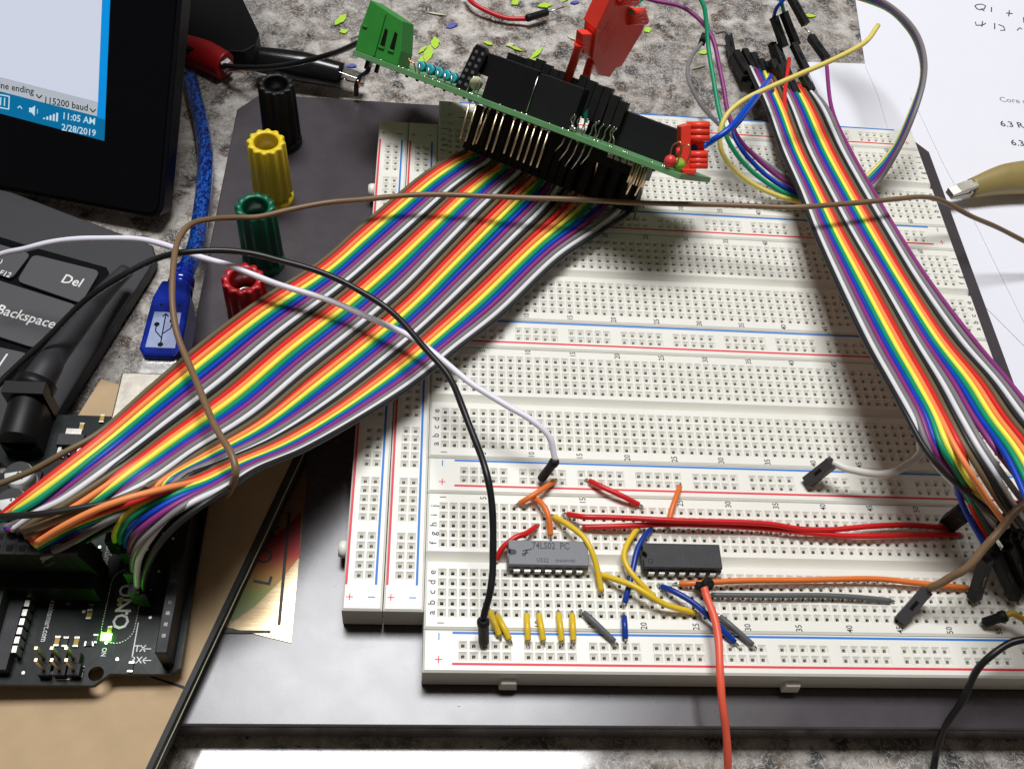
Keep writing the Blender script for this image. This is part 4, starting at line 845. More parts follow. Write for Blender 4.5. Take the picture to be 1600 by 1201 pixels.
t, P = jumper('jumper_wire', 'short white jumper with grey square housing in the second rail near the right ribbon', 'jumper_ivory',
    [a, (1322, 731, 9.5), (1345, 737, 9.5), (1375, 739, 10), (1403, 735, 11), (1425, 722, 13), (1438, 705, 15), (1437, 690, 16)], r=0.98)
part('connector_housing', dupont_mb(a, b, L=min(14, (b - a).length), w=1.45), ['housing_grey', 'black_gloss'], t, bevel=.12)
a, b = W(1449, 921, 7), W(1406, 970, 1.2)
t, P = jumper('jumper_wire', 'brown jumper with square housing plugged beside number forty five', 'jumper_brown',
    [a, (1462, 913, 10.5), (1480, 905, 13), (1503, 892, 16), (1525, 872, 19), (1545, 848, 22), (1565, 822, 24), (1585, 802, 26), (1620, 775, 28)], r=0.98)
part('connector_housing', dupont_mb(a, b, L=min(14, (b - a).length), w=1.45), ['housing_grey', 'black_gloss'], t, bevel=.12)
a, b = W(1572, 961, 5.5), W(1536, 973, 1.6)
t, P = jumper('jumper_wire', 'mustard jumper with round black tip lying at column fifty five', 'jumper_mustard', [a, (1582, 959, 6), (1600, 966, 6), (1640, 995, 6)], r=0.75)
round_tip(t, a, b, 1.5, 1.25)
t, P = jumper('jumper_wire', 'thick black wire curving over the near edge of the breadboard', 'jumper_black', [(1640, 988, 16), (1604, 998, 14), (1572, 1008, 12), (1545, 1026, 10), (1526, 1050, 7), (1505, 1088, 2), (1484, 1122, -4), (1470, 1155, -10), (1460, 1185, -16), (1453, 1240, -19)], r=0.85)
a, b = W(1101, 921, 4.5), W(1098, 917, 1.2)
t, P = jumper('jumper_wire', 'coral jumper with round black tip running off the near edge', 'jumper_coral',
    [(1100, 918, 7), (1106, 932, 7), (1114, 958, 7), (1121, 1000, 7), (1126, 1050, 6.5), (1130, 1100, 4), (1134, 1150, -1), (1138, 1215, -10)], r=0.92)
mb = MB(); c_ = W(1101, 917, 3); mb.tube([c_ + Vector((0, -.6, 3.6)), c_ + Vector((0, -.4, 3.2)), c_ + Vector((0, 0, .4)), c_ + Vector((0, 0, -1.2))], [.9, 1.5, 1.5, 1.2], 16)
mb.tube([c_ + Vector((0, 0, 0)), c_ + Vector((-2.3, .3, 0.2))], [1.35, 1.0], 12); part('moulded_tip', mb, 'black_soft', t)
# red wire lying on the counter at the back
a, b = W(823, 29, -16), W(856, 19, -16)
t, P = jumper('jumper_wire', 'red jumper with black tip lying on the granite behind the boards', 'jumper_red', [(725, -12, -16), (742, 7, -16), (765, 21, -17), (790, 28, -17.5), (823, 30, -17)], r=0.9)
round_tip(t, a, b, 1.5, 1.4, pin=0); mb = MB(); d = (b - a).normalized(); mb.tube([b, b + d * 8], .3, 6); part('bare_pin', mb, 'tin', t)
# blue wire from the small test clip
t, P = jumper('jumper_wire', 'bright blue wire rising from the small red test clip', 'jumper_azure', [DF.p(*PX(DF, 1088, 232), -3), (1100, 228, 24), (1120, 216, 27), (1145, 196, 29), (1168, 168, 29), (1185, 145, 27), (1197, 131, 22), (1204, 131, 17), (1206, 142, 12)], r=0.95)
# ================================================================== small five-wire ribbon looping behind the right ribbon
sr = thing('ribbon_cable', 'small five wire ribbon looping behind the wide ribbon at the right', 'ribbon cable', (100, 160, 2))
base_l = [(1290, 318), (1350, 300), (1372, 284), (1405, 232), (1428, 180), (1443, 130), (1444, 85), (1428, 45), (1395, 12), (1345, -18)]
base_r = [(1296, 296), (1338, 290), (1352, 278), (1388, 228), (1417, 172), (1437, 120), (1428, 75), (1403, 40), (1370, 15), (1325, -8)]
zs = [4, 4, 6, 14, 22, 26, 24, 20, 16, 12]
colr = ['yellow', 'green', 'blue', 'purple', 'grey']
fan = {'yellow': [(1372, 40, 34), (1352, 66, 34), (1305, 92, 33), (1250, 116, 31), (1200, 138, 29), (1160, 158, 27), (1135, 181, 25), (1125, 208, 22), (1127, 235, 18), (1145, 263, 13), (1180, 290, 8), (1235, 312, 5)],
       'green': [CF.p(*PX(CF, 983, 17), 1), (997, 3, 44), (1040, -22, 42), (1082, -14, 36), (1098, 5, 34), (1104, 38, 30), (1107, 75, 26), (1115, 125, 22), (1125, 180, 18), (1139, 222, 15), (1163, 256, 11), (1200, 287, 7), (1242, 308, 5)],
       'blue': [(1205, 118, 14), (1185, 150, 16), (1160, 185, 18), (1146, 205, 16), (1158, 232, 14), (1180, 258, 10), (1212, 285, 7), (1250, 303, 5)],
       'purple': [(990, -8, 30), (1025, 2, 30), (1065, 11, 30), (1095, 33, 29), (1114, 62, 28), (1123, 100, 25), (1131, 140, 22), (1138, 178, 19), (1153, 215, 15), (1180, 245, 11), (1215, 275, 7), (1255, 299, 5)],
       'grey': [(1096, 68, -6), (1080, 90, -4), (1074, 115, -2), (1083, 142, 1), (1100, 170, 5), (1125, 196, 9), (1152, 219, 12), (1180, 243, 10), (1215, 268, 7), (1258, 293, 5)]}
base_r = [b_ if not 3 <= i <= 8 else (lerp(a_[0], b_[0], .45), lerp(a_[1], b_[1], .45)) for i, (a_, b_) in enumerate(zip(base_l, base_r))]
for k, cn in enumerate(colr):
    t_ = k / 4; pts = [p_ if isinstance(p_, Vector) else W(*p_) for p_ in fan[cn]]
    pts += [W(lerp(l[0], r_[0], t_ if i < 1 else 1 - t_), lerp(l[1], r_[1], t_ if i < 1 else 1 - t_), z + (k - 2) * (1.5 if i > 2 else .3)) for i, (l, r_, z) in enumerate(zip(base_l, base_r, zs))]
    mb = MB(); mb.tube(smooth(pts, 7), 0.8 if cn == 'yellow' else .72, 10); part('wire', mb, 'jumper_cream' if cn == 'yellow' else 'wire_' + cn, sr, cn + ' wire')
part('connector_housing', dupont_mb(W(1097, 66, -6), W(1106, 45, -14), L=9), ['housing', 'black_gloss'], sr)
# ================================================================== ribbon at the right, 24 wires
r2 = thing('ribbon_cable', 'rainbow ribbon cable of twenty four wires crossing the right side of the breadboard', 'ribbon cable', (110, 80, 14))
R2 = [([(1196, 170), (1232, 170), (1276, 170), (1303, 170)], 2), ([(1219, 235), (1257, 235), (1307, 235), (1331, 235)], 9), ([(1247, 300), (1290, 300), (1344, 302), (1370, 304)], 14), ([(1270, 362), (1323, 362), (1382, 367), (1408, 368)], 16),
      ([(1304, 440), (1367, 437), (1424, 438), (1456, 441)], 20), ([(1350, 537), (1422, 535), (1487, 531), (1528, 534)], 25), ([(1385, 600), (1460, 600), (1545, 597), (1583, 600)], 30), ([(1412, 648), (1487, 652), (1582, 650), (1625, 650)], 33)]
COL2 = ['black', 'white', 'grey', 'purple', 'blue', 'green', 'yellow', 'orange', 'red', 'brown'] * 2 + ['black', 'white', 'grey', 'purple']
top = {0: (1176, 100, -8), 1: (1184, 98, -9), 2: (1160, 95, -9), 3: (1192, 108, -8), 4: (1198, 112, -8), 5: (1204, 112, -8), 6: (1178, 112, -6), 7: (1208, 106, -7), 8: (1233, 92, -3), 9: (1212, 118, -6), 10: (1218, 120, -6),
       11: (1222, 112, -6), 12: (1226, 118, -6), 13: (1230, 120, -6), 14: (1236, 124, -5), 15: (1250, 130, -3), 16: (1240, 112, -4), 17: (1252, 134, -5), 18: (1256, 138, -5), 19: (1258, 140, -4), 20: (1262, 138, -4), 21: (1266, 140, -4), 22: (1270, 138, -3), 23: (1291, 95, 0)}
end = {0: [(1440, 692, 24), (1463, 724, 24), (1490, 751, 23), (1530, 784, 22), (1572, 818, 18)], 1: [(1443, 694, 22), (1466, 730, 19), (1500, 765, 17), (1555, 822, 14)], 2: [(1449, 697, 23), (1470, 724, 20), (1502, 762, 17), (1552, 812, 15), (1590, 850, 12)],
       3: [(1457, 699, 23), (1482, 732, 20), (1520, 790, 15), (1553, 832, 12)], 4: [(1464, 699, 23), (1487, 735, 19), (1505, 790, 15), (1538, 850, 12)], 5: [(1472, 700, 24), (1496, 738, 21), (1520, 790, 16), (1550, 842, 12)],
       6: [(1482, 700, 24), (1506, 738, 22), (1533, 780, 17), (1568, 830, 12)], 7: [(1492, 698, 25), (1515, 736, 25), (1543, 780, 23), (1574, 822, 19)], 8: [(1500, 698, 25), (1512, 732, 22), (1518, 790, 16), (1545, 846, 12)], 9: [(1508, 698, 25), (1532, 738, 24), (1562, 785, 22), (1590, 822, 18)],
       10: [(1518, 700, 25), (1545, 742, 24), (1575, 790, 22), (1602, 828, 18)], 11: [(1530, 702, 25), (1556, 742, 24), (1582, 785, 22), (1612, 826, 18)], 12: [(1540, 703, 25), (1568, 742, 24), (1596, 780, 22), (1630, 822, 18)],
       13: [(1556, 702, 26), (1584, 738, 25), (1612, 770, 23), (1650, 815, 18)]}
for i in range(24):
    if i not in (8, 23): top[i] = (1168 + i * 4.4, 104 + i * 1.5, -9 - (i % 3))
rr = ribbon_wires(R2, [10, 10, 4])
for i, pts in enumerate(rr):
    pa = [W(*top[i])] + pts
    if i in end: pa += [W(q_[0], q_[1], q_[2] + (9, 8, 4, 1, 0)[k_]) for k_, q_ in enumerate(end[i])]
    else:
        d = pts[-1] - pts[-2]; pa += [pts[-1] + d * 1.2 + Vector((0, 0, 1)), pts[-1] + d * 2.6 + Vector((0, 0, -2)), pts[-1] + d * 4 + Vector((0, 0, -8))]
    mb = MB(); mb.tube(smooth(pa, 7), .72, 10); part('wire', mb, 'wire_' + COL2[i], r2, COL2[i] + ' wire')
HZ = lambda a, b, L=14.0, m='housing': part('connector_housing', dupont_mb(W(*a), W(*b), L=min(L, (W(*b) - W(*a)).length + 1)), [m, 'black_gloss'], r2, bevel=.12)
for a, b in (((1555, 868, 12), (1590, 940, 2)), ((1574, 856, 13), (1606, 926, 3)), ((1590, 842, 13), (1622, 910, 3)), ((1565, 815, 17), (1610, 848, 9)), ((1575, 806, 18), (1618, 836, 10)), ((1583, 834, 14), (1624, 880, 6)), ((1570, 836, 15), (1600, 885, 6)),
             ((1586, 792, 20), (1626, 815, 12)), ((1545, 850, 13), (1583, 910, 3)), ((1598, 870, 10), (1628, 940, 2)), ((1500, 797, 12), (1480, 812, 2)), ((1508, 806, 12), (1486, 822, 1.5))): HZ(a, b)
HZ((1541, 872, 15), (1522, 934, 2))
TH = [((1218, 104, -4), (1236, 148, -5)), ((1228, 110, -4), (1246, 152, -4)), ((1206, 96, -6), (1228, 138, -7)), ((1180, 118, -12), (1204, 158, -9)), ((1196, 124, -9), (1216, 160, -7)), ((1232, -10, 4), (1262, 44, -2)), ((1291, 92, -2), (1263, 53, -3)), ((1209, 27, 2), (1224, 70, -4)), ((1224, 20, 4), (1243, 68, -3)), ((1213, 72, -6), (1228, 112, -9)), ((1240, 70, -3), (1262, 116, -5)), ((1250, 112, -5), (1266, 140, -6)), ((1206, 68, -8), (1216, 104, -12)),
      ((1150, 82, -14), (1176, 128, -12)), ((1163, 80, -13), (1188, 126, -11)), ((1176, 86, -12), (1198, 130, -10)), ((1146, 92, -16), (1170, 136, -14)), ((1188, 96, -11), (1210, 140, -9)), ((1198, 100, -10), (1220, 140, -8)), ((1138, 56, -16), (1146, 96, -16)), ((1156, 104, -17), (1182, 140, -15)), ((1170, 108, -15), (1196, 148, -12)), ((1204, 112, -10), (1222, 140, -8))]
for a, b in TH: HZ(a, b)
for a, b, c_, cn in (((1209, 27, 2), (1214, 12, 8), (1228, -4, 12), 'blue'), ((1225, 20, 4), (1222, 8, 9), (1218, -8, 12), 'green'), ((1118, 52, -15), (1132, 49, -14), (1140, 56, -15), 'grey')):
    mb = MB(); mb.tube(smooth([W(*a), W(*b), W(*c_)], 6), .7, 10); part('wire', mb, 'wire_' + cn, r2)
mb = MB(); mb.tube([W(1257, 44, -2.2), W(1270, 56, -2.8)], .3, 6); part('pin', mb, 'tin', r2)
# ================================================================== tablet computer with keyboard
TA = W(252, 343, -13); e_ = Vector((0.98391672, -0.17862778, 0)); nn_ = Vector((-e_.y, e_.x, 0)); th = math.radians(49)
up_ = nn_ * math.cos(th) + Vector((0, 0, 1)) * math.sin(th); TF = Fr(TA, e_, up_, e_.cross(up_))
tb_ = thing('tablet_computer', 'black tablet computer with a lit blue screen propped behind its keyboard cover', 'tablet', tuple(TA))
mb = MB(); r_ = 4
def rrect(x0, y0, x1, y1, r, n=6):
    o = []
    for cx_, cy_, a0 in ((x1 - r, y1 - r, 0), (x0 + r, y1 - r, 90), (x0 + r, y0 + r, 180), (x1 - r, y0 + r, 270)):
        for k in range(n + 1): a_ = math.radians(a0 + 90 * k / n); o.append((cx_ + r * math.cos(a_), cy_ + r * math.sin(a_)))
    return o
mb.prism(TF, rrect(-292, 0, 0, 190, 4), -8.5, -0.6); part('casing', mb, 'tablet', tb_, bevel=0.6)
mb = MB(); mb.prism(TF, rrect(-290.6, 1.4, -1.4, 188.6, 3.4), -0.55, 0.0); part('glass_front', mb, 'bezel', tb_)
G0 = TF.at(0, 0, 0.05); G1 = TF.at(0, 0, 0.09); G2 = TF.at(0, 0, 0.13)
def spoly(nm, F, pts, m):
    mb = MB(); mb.add([F.p(*PX(F, *q_), 0) for q_ in pts], [tuple(range(len(pts)))]); return part(nm, mb, m, tb_)
sc = spoly('screen', G0, [(-180, 123), (0, 177.5), (163, 220.5), (175, -60), (-180, -60)], 'scr_blue')
spoly('screen_window', G1, [(-180, 70), (0, 121), (153, 160), (162, -60), (-180, -60)], 'scr_white')
spoly('screen_window', G1, [(-180, 70.2), (0, 121.2), (153, 160.2), (151.5, 182), (0, 143), (-180, 93)], 'scr_grey')
spoly('screen_border', G1, [(163, -60), (174.5, -60), (164, 187), (152, 184)], 'scr_edge')
def sx(t, u, v, size, m='mark_dark', sxx=.95):
    mb = MB(); x, y = PX(G2, u, v); mb.text(G2.at(x, y, 0), t, size, m and 0, sx=sxx); part('screen_text', mb, m, tb_)
sx('line ending', 24, 138, 2.8); sx('115200 baud', 103, 163, 2.8); sx('11:05 AM', 123, 186, 2.8, 'scr_text'); sx('2/28/2019', 123, 204, 2.8, 'scr_text')
mb = MB()
for u, v, in ((61, 151), (145, 173)):
    x, y = PX(G2, u, v); mb.rod(G2, (x - .9, y + .5), (x, y - .5), .35); mb.rod(G2, (x + .9, y + .5), (x, y - .5), .35)
part('screen_text', mb, 'mark_dark', tb_)
mb = MB(); x, y = PX(G2, 31, 168); mb.rod(G2, (x - .7, y - .3), (x, y + .4), .3); mb.rod(G2, (x + .7, y - .3), (x, y + .4), .3)
part('screen_icon', mb, 'scr_text', tb_); mb = MB()
x, y = PX(G2, 52, 173); mb.add([G2.p(x - 1.3, y - .7, 0), G2.p(x - .5, y - .7, 0), G2.p(x + .5, y - 1.6, 0), G2.p(x + .5, y + 1.6, 0), G2.p(x - .5, y + .7, 0), G2.p(x - 1.3, y + .7, 0)], [(0, 1, 2, 3, 4, 5)]); mb.rod(G2, (x + 1.3, y - .7), (x + 1.3, y + .7), .2)
part('screen_icon', mb, 'scr_text', tb_); mb = MB()
x, y = PX(G2, 79, 183)
for k in range(5): mb.rod(G2, (x - 2 + k, y - 1), (x - 2 + k, y - .6 + .55 * k), .6)
part('screen_icon', mb, 'scr_text', tb_); mb = MB()
x, y = PX(G2, 4, 159); mb.rod(G2, (x - 4, y - 1.9), (x + 2, y - 1.9), .35); mb.rod(G2, (x - 4, y + 1.9), (x + 2, y + 1.9), .35); mb.rod(G2, (x + 2, y - 2), (x + 2, y + 2), .35)
for k in range(4): mb.rod(G2, (x - 3 + k * 1.2, y - 1.2), (x - 3 + k * 1.2, y + 1.2), .35)
part('screen_icon', mb, 'scr_text', tb_)
# kickstand: a plate from the tablet's back down to the counter
kc = [TF.p(-20, 95, -8.6), TF.p(3, 95, -8.6)]
g = [W(408, 76, TABLE + 1), W(366, -6, TABLE + 1), W(255, -6, TABLE + 1), W(262, 92, TABLE + 1)]
mb = MB(); mb.add([g[0], W(360, -25, TABLE + 1), W(240, -25, TABLE + 1), W(250, 100, TABLE + 1), W(385, 106, TABLE + 1), W(402, 96, TABLE + 1)] + [q_ + Vector((0, 0, 7)) for q_ in [g[0], W(360, -25, TABLE + 1), W(240, -25, TABLE + 1), W(250, 100, TABLE + 1), W(385, 106, TABLE + 1), W(402, 96, TABLE + 1)]],
       [(0, 1, 2, 3, 4, 5), (6, 7, 8, 9, 10, 11)] + [(k, (k + 1) % 6, 6 + (k + 1) % 6, 6 + k) for k in range(6)]); part('kickstand', mb, 'tablet', tb_, bevel=.5)
# keyboard cover
kb = thing('keyboard', 'charcoal keyboard cover with delete and backspace keys in front of the tablet', 'keyboard', (-130, 90, -15))
KB = Fr(W(51, 397, -13), (20.9, -5.8, 0), (5.8, 20.9, 0)); KT = KB.at(0, 0, 0)
dk = [(-90, 262), (0, 290), (110, 332), (238, 380), (242, 397), (232, 416), (112, 604), (45, 712), (-120, 690)]
mb = MB(); mb.prism(KB, [PX(KB, *q_) for q_ in dk], -5.5, -0.9); part('deck', mb, 'keyboard', kb, bevel=.5)
fr = [(-120, 300), (42, 372), (150, 408), (192, 424), (182, 440), (150, 492), (60, 620), (28, 668), (-120, 640)]
mb = MB(); mb.prism(KB, [PX(KB, *q_) for q_ in [(-120, 330), (46, 382), (165, 415), (170, 424), (130, 488), (52, 600), (-120, 560)]], -0.89, -0.8); part('key_well', mb, 'bezel', kb)
def key(pts, txts, lab):
    mb = MB(); p_ = [Vector(PX(KB, *q_)) for q_ in pts]; o = []
    for i in range(len(p_)):
        a, b, c_ = p_[i - 1], p_[i], p_[(i + 1) % len(p_)]; ra = min(2.0, (a - b).length * .2)
        p0, p2 = b + (a - b).normalized() * ra, b + (c_ - b).normalized() * ra
        for k in range(5): t = k / 4; o.append(tuple(p0 * (1 - t) ** 2 + b * 2 * t * (1 - t) + p2 * t * t))
    mb.prism(KB, o, -0.8, 0.35); k_ = part('key', mb, 'key', kb, lab, bevel=.18)
    for t, u, v, s_ in txts:
        H = KB.at(0, 0, 0.38); mb = MB(); x, y = PX(H, u, v); mb.text(H.at(x, y, 0), t, s_, sx=.95); part('lettering', mb, 'print_white', k_)
key([(52, 398), (157, 424), (127, 475), (26, 440)], [('Del', 113, 439, 4.6)], 'delete key')
key([(-60, 420), (122, 478), (55, 545), (-60, 508)], [('Backspace', 41, 495, 4.6)], 'backspace key')
key([(-50, 368), (49, 397), (18, 437), (-50, 412)], [('F12', 8, 428, 2.6), (')', 2, 409, 2.4)], 'function key')
key([(-60, 530), (46, 553), (8, 596), (-60, 578)], [('|', 5, 562, 5.5)], 'bar key')
key([(-60, 598), (2, 606), (-20, 640), (-60, 640)], [], None)
# ================================================================== blue usb cable
ub = thing('usb_cable', 'translucent blue cable with braided shield and square plug in the microcontroller board', 'usb cable', (-70, 90, 0))
ua, ub_ = W(247, 556, 11.6), W(273, 438, 11.6); ud = (ub_ - ua); uL = ud.length; ud.normalize()
F = Fr(ua - ud * 5 - Vector((0, 0, 5.6)), ud, Vector((0, 0, 1)).cross(ud), (0, 0, 1))
mb = MB(); mb.box(F, (-4, -4.2, -3.8), (5.4, 4.2, 3.8)); part('plug_shell', mb, 'steel', ub)
q5 = uL + 5
pts = [(5, -3.7), (7.5, -5.2), (q5 * .80, -4.9), (q5 * .92, -4.0), (q5, -3.4), (q5, 3.4), (q5 * .92, 4.0), (q5 * .80, 4.9), (7.5, 5.2), (5, 3.7)]
mb = MB(); mb.prism(F, pts, -5.6, 5.6); hd = part('plug_body', mb, 'usb_blue', ub, bevel=.7)
mb = MB(); mb.tube([F.p(q5 + t_, 0, -t_ * .12) for t_ in (-.5, 1.8, 2.1, 3.0, 3.3, 5.8, 6.1, 7.0, 9.5)], [3.8, 3.6, 3.0, 3.0, 3.6, 3.4, 2.8, 2.8, 2.9], 20); part('strain_relief', mb, 'usb_blue', ub)
cp = smooth([W(296, 120, -17), W(306, 158, -16.5), W(316, 200, -16), W(321, 250, -15), W(318, 300, -13), W(312, 345, -9), W(306, 385, -2), F.p(q5 + 6, 0, -.8), F.p(q5 + 2, 0, -.2)], 10)
mb = MB(); mb.tube(cp, 2.55, 16); part('cable', mb, 'cable_braid', ub)
G = F.at(0, 0, 5.64); mb = MB(); mb.prism(G, [(7.5, -3.8), (19, -3.5), (19, 3.3), (7.5, 3.6)], 0, 0.12); part('label_window', mb, 'usb_label', hd)
mb = MB(); G = F.at(-1.5, 0, 5.80)
for p_, q_ in (((10, 0), (20, .3)), ((12, 0), (14.3, 2.0)), ((14.3, 2.0), (16, 2.0)), ((13.5, 0), (15.3, -1.7)), ((15.3, -1.7), (17.3, -1.7)), ((20, .3), (19, 1.0)), ((20, .3), (19, -.5))): mb.rod(G, p_, q_, .3)
for c_ in ((10, 0), (16.4, 2.0), (17.7, -1.7)): mb.prism(G, circ(*c_, .7, 12), -.02, 0.02)
part('printed_symbol', mb, 'bezel', hd)
mb = MB()
for q_ in (-2.6, 2.0): mb.prism(F.at(0, 0, 5.62), circ(21.5, q_, .4, 10), 0, .04)
part('moulded_dots', mb, 'bezel', hd)
# ================================================================== alligator clips
def gator(name, label, P0, P1, P2, m, r=(3.6, 4.4, 3.4), jaw=9, jm='steel', cat='alligator clip'):
    t = thing(name, label, cat, tuple(P1)); c_ = smooth([P0, P1, P2], 8); n = len(c_)
    mb = MB(); mb.tube(c_, [lerp(r[0], r[1], k / (n / 2)) if k < n / 2 else lerp(r[1], r[2], (k - n / 2) / (n / 2)) for k in range(n)], 16, flat=.75); part('boot', mb, m, t)
    d = (P2 - P1).normalized(); F = dirframe(P2 - d * 1, P2 + d * jaw); mb = MB()
    for s_ in (1, -1):
        o = [(0, 0.3), (jaw, 0.15)] + [(jaw - k * .9 - (.45 if k % 2 else 0), .15 + (.3 if k % 2 else 0)) for k in range(0)] + [(jaw, 1.2), (jaw * .7, 2.0), (0, 3.0)]
        mb.prism(Fr(F.p(0, 1.9, 0), F.x, F.z * s_, F.y * -1), o, 0, 3.8)
    mb.tube([F.p(2.0, -2.4, 0), F.p(2.0, 2.4, 0)], .9, 10); part('jaw', mb, jm, t, bevel=.15); return t, F
t, F = gator('alligator_clip', 'black alligator clip with silver jaw lying behind the black binding post', W(398, 92, -11), W(468, 104, -12), W(536, 119, -13), 'black_gloss', (4.4, 5.4, 4.4), 9)
mb = MB(); mb.tube(smooth([W(300, 92, -16), W(345, 102, -14), W(400, 106, -7), W(440, 103, -3), W(480, 95, 2), W(520, 84, 8), PF.p(ps(560), 2, 4)], 8), .95, 12); part('wire', mb, 'jumper_black', t)
mb = MB(); mb.tube(smooth([PF.p(ps(577), 1.5, -1), W(578, 100, 8), W(574, 112, 4), W(562, 122, -1), W(557, 134, -4), W(557, 150, -7)], 6), .85, 12); part('wire', mb, 'jumper_black', t)
mb = MB(); mb.tube([W(559, 126, -.5), W(561, 137, -4)], .3, 6); part('bare_copper', mb, 'copper', t)
t, F = gator('alligator_clip', 'red alligator clip poking out from under the tablet', W(262, 70, -17), W(320, 88, -15.5), W(352, 104, -15), 'alligator_red', (5.4, 5.6, 5.0), 3.5)
mb = MB(); mb.tube([W(355, 109, -13), W(396, 110, -12)], .55, 8); part('pin', mb, 'copper', t)
t, F = gator('alligator_clip', 'mustard yellow alligator clip lying on the papers at the right', W(1650, 275, -12), W(1570, 280, -12), W(1517, 294, -13), 'alligator_yellow', (6.8, 5.4, 3.2), 10, 'usb_silver')
# ================================================================== papers
def sheet(name, label, px, z, curl=0, org_px=None, group='papers on the counter at the right'):
    P = [W(u, v, z) for u, v in px]; t = thing(name, label, 'paper', tuple(P[0]), group)
    mb = MB(); mb.add([p_ + Vector((0, 0, .05)) for p_ in P] + [p_ - Vector((0, 0, .05)) for p_ in P], [tuple(range(len(P)))[::-1], tuple(range(len(P), 2 * len(P)))] + [(k, (k + 1) % len(P), len(P) + (k + 1) % len(P), len(P) + k) for k in range(len(P))])
    part('sheet', mb, 'paper', t); return t
sheet('paper_sheet', 'blank white sheet at the bottom of the pile behind the far corner', [(1256, 97), (1352, 100), (1520, 105), (1760, 340), (1740, 760), (1480, 640), (1330, 260)], TABLE + .15)
t1 = sheet('paper_sheet', 'handwritten white sheet with its left edge standing on the granite', [(1332, -30), (1352, 104), (1372, 150), (1395, 230), (1480, 420), (1760, 700), (1850, 100), (1780, -30)], TABLE + .38)
t2 = sheet('paper_sheet', 'printed white sheet with numbered headings lying on top of the pile', [(1422, 152), (1436, 176), (1475, 258), (1522, 345), (1603, 510), (1700, 700), (1860, 640), (1860, 190), (1640, 130)], TABLE + .6)
H = Fr(W(1500, 200, TABLE + .68), (1, -.03, 0), (.03, 1, 0)); mb = MB()
for s_, u, v, sz in (('6.3 R', 1581, 195, 4.6), ('6.3.', 1592, 224, 4.6)): x, y = PX(H, u, v); mb.text(H.at(x, y, 0), s_, sz, sx=1.0)
part('printed_text', mb, 'paper_ink', t2)
mb = MB(); x, y = PX(H, 1590, 158); mb.text(H.at(x + 4, y, 0), 'Core memory', 4.2, sx=.95); part('printed_text', mb, 'paper_ink_faint', t2)
H = Fr(W(1500, 60, TABLE + .46), (1, 0.0, 0), (0, 1, 0)); mb = MB()
def scribble(pts): mb = MB(); mb.tube([H.p(*PX(H, *q_), 0) for q_ in pts], .28, 4); part('handwriting', mb, 'paper_ink', t1)
for s_ in ([(1526, 14), (1523, 10), (1526, 8), (1534, 7), (1540, 10), (1538, 14), (1531, 16), (1526, 14)], [(1533, 14), (1538, 18)], [(1549, 12), (1549, 19)], [(1572, 21), (1582, 22)], [(1577, 17), (1576, 26)],
           [(1524, 35), (1525, 40), (1534, 40), (1540, 37)], [(1535, 34), (1534, 42)], [(1554, 37), (1554, 46)], [(1560, 39), (1568, 42), (1570, 48), (1563, 48)], [(1589, 48), (1593, 44), (1597, 46)], [(1599, 28), (1600, 36)]): scribble(s_)
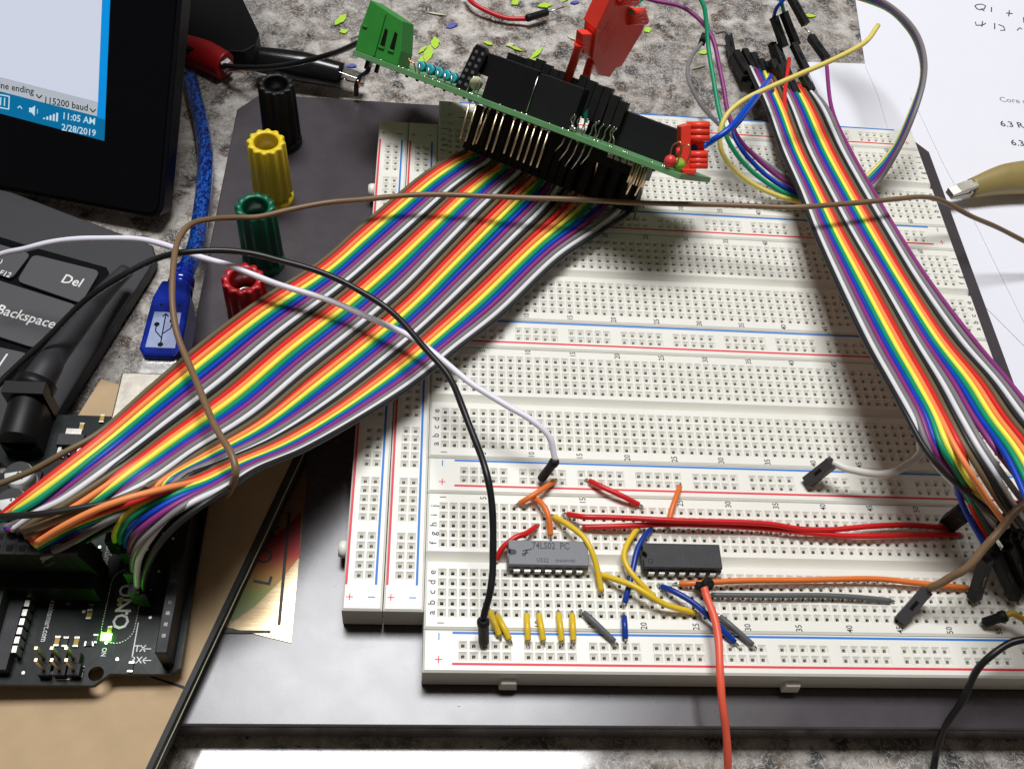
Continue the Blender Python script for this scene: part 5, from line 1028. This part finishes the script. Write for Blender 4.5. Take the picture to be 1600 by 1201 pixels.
# ================================================================== trimmings on the granite
rnd = random.Random(3)
def scrap(u, v, L_, w, ang, m, lab, k):
    L_ *= 1.35; w *= 1.35
    c_ = W(u, v, TABLE + .5); F = Fr(c_, (math.cos(ang), math.sin(ang), rnd.uniform(-.05, .12)), (-math.sin(ang), math.cos(ang), rnd.uniform(-.1, .1))); F.z = F.x.cross(F.y)
    n = 7; o = [(-L_ / 2 + L_ * i / n, w / 2 * math.sin(math.pi * (i + .2) / (n + .4)) * rnd.uniform(.7, 1.2)) for i in range(n + 1)] + [(L_ / 2 - L_ * i / n, -w / 2 * math.sin(math.pi * (i + .2) / (n + .4)) * rnd.uniform(.7, 1.2)) for i in range(n + 1)]
    mb = MB(); mb.prism(F, o, -.15, .15)
    solo('trimming', mb, m, lab, 'plastic trimming', tuple(c_), group='small trimmings scattered on the granite')
SC_ = [(532, 31, 6, 2.4, 1.1, 'scrap_lime', 'lime trimming left of the green terminal block'), (537, 49, 2.4, 2, .3, 'scrap_lime', 'small lime trimming below the one left of the terminal block'), (669, 84, 7, 2.4, 1.4, 'scrap_lime', 'long upright lime trimming above the resistors'),
       (680, 67, 5, 2.4, 1.6, 'scrap_lime', 'blunt lime trimming highest above the resistors'), (660, 78, 4, 1.2, 1.0, 'scrap_lime', 'thin lime trimming leaning left above the resistors'), (658, 95, 4, 1.3, 1.5, 'scrap_lime', 'narrow lime trimming nearest to the resistors'),
       (763, 68, 3, 1.4, -.4, 'scrap_lime', 'small lime trimming between socket and red jumper'), (806, 76, 4.5, 1.2, -.4, 'scrap_lime', 'slim lime trimming beside a white crumb'), (797, 70, 2.6, 1.6, .4, 'scrap_cream', 'pale crumb beside a slim lime trimming'),
       (825, 96, 9, 2.6, .25, 'scrap_lime', 'largest lime trimming above the black headers'), (838, 84, 7, 1.4, .95, 'scrap_lime', 'lime trimming branching up from the largest one'), (851, 9, 4.5, 2.6, .3, 'scrap_lime', 'lime trimming beyond the tip of the red jumper'),
       (805, 4, 3, 2, .8, 'scrap_lime', 'lime trimming at the top above the red jumper'), (1012, 47, 2.8, 2.2, .6, 'scrap_lime', 'lime trimming right of the large red clip'), (683, 22, 6, .8, -.15, 'scrap_cream', 'cream sliver left of the red jumper'),
       (706, 40, 4, 2, .5, 'scrap_blue', 'blue trimming under the red jumper loop'), (549, 103, 3, 1.4, 0, 'scrap_blue', 'blue trimming behind the jaw of the black alligator clip'), (898, 4, 3, 1.6, .3, 'scrap_blue', 'dark blue trimming left of the large red clip'),
       (894, 60, 3.4, .8, -.6, 'scrap_cream', 'white sliver beside the jaw of the large red clip'), (1100, 82, 4, 1.5, .2, 'scrap_lime', 'lime trimming beside the grey looping wire'), (1092, 105, 5, .8, .5, 'scrap_cream', 'pale sliver inside the grey loop'), (1265, 25, 4.5, 1.6, .1, 'scrap_lime', 'lime trimming right of the black jumper housings'),
       (757, 92, 3, 1.6, .9, 'scrap_lime', 'lime trimming touching the tall black housings'), (884, -2, 4, 1.5, 1, 'scrap_lime', 'lime trimming at the top edge near the large red clip')]
for k, a in enumerate(SC_): scrap(*a, k)
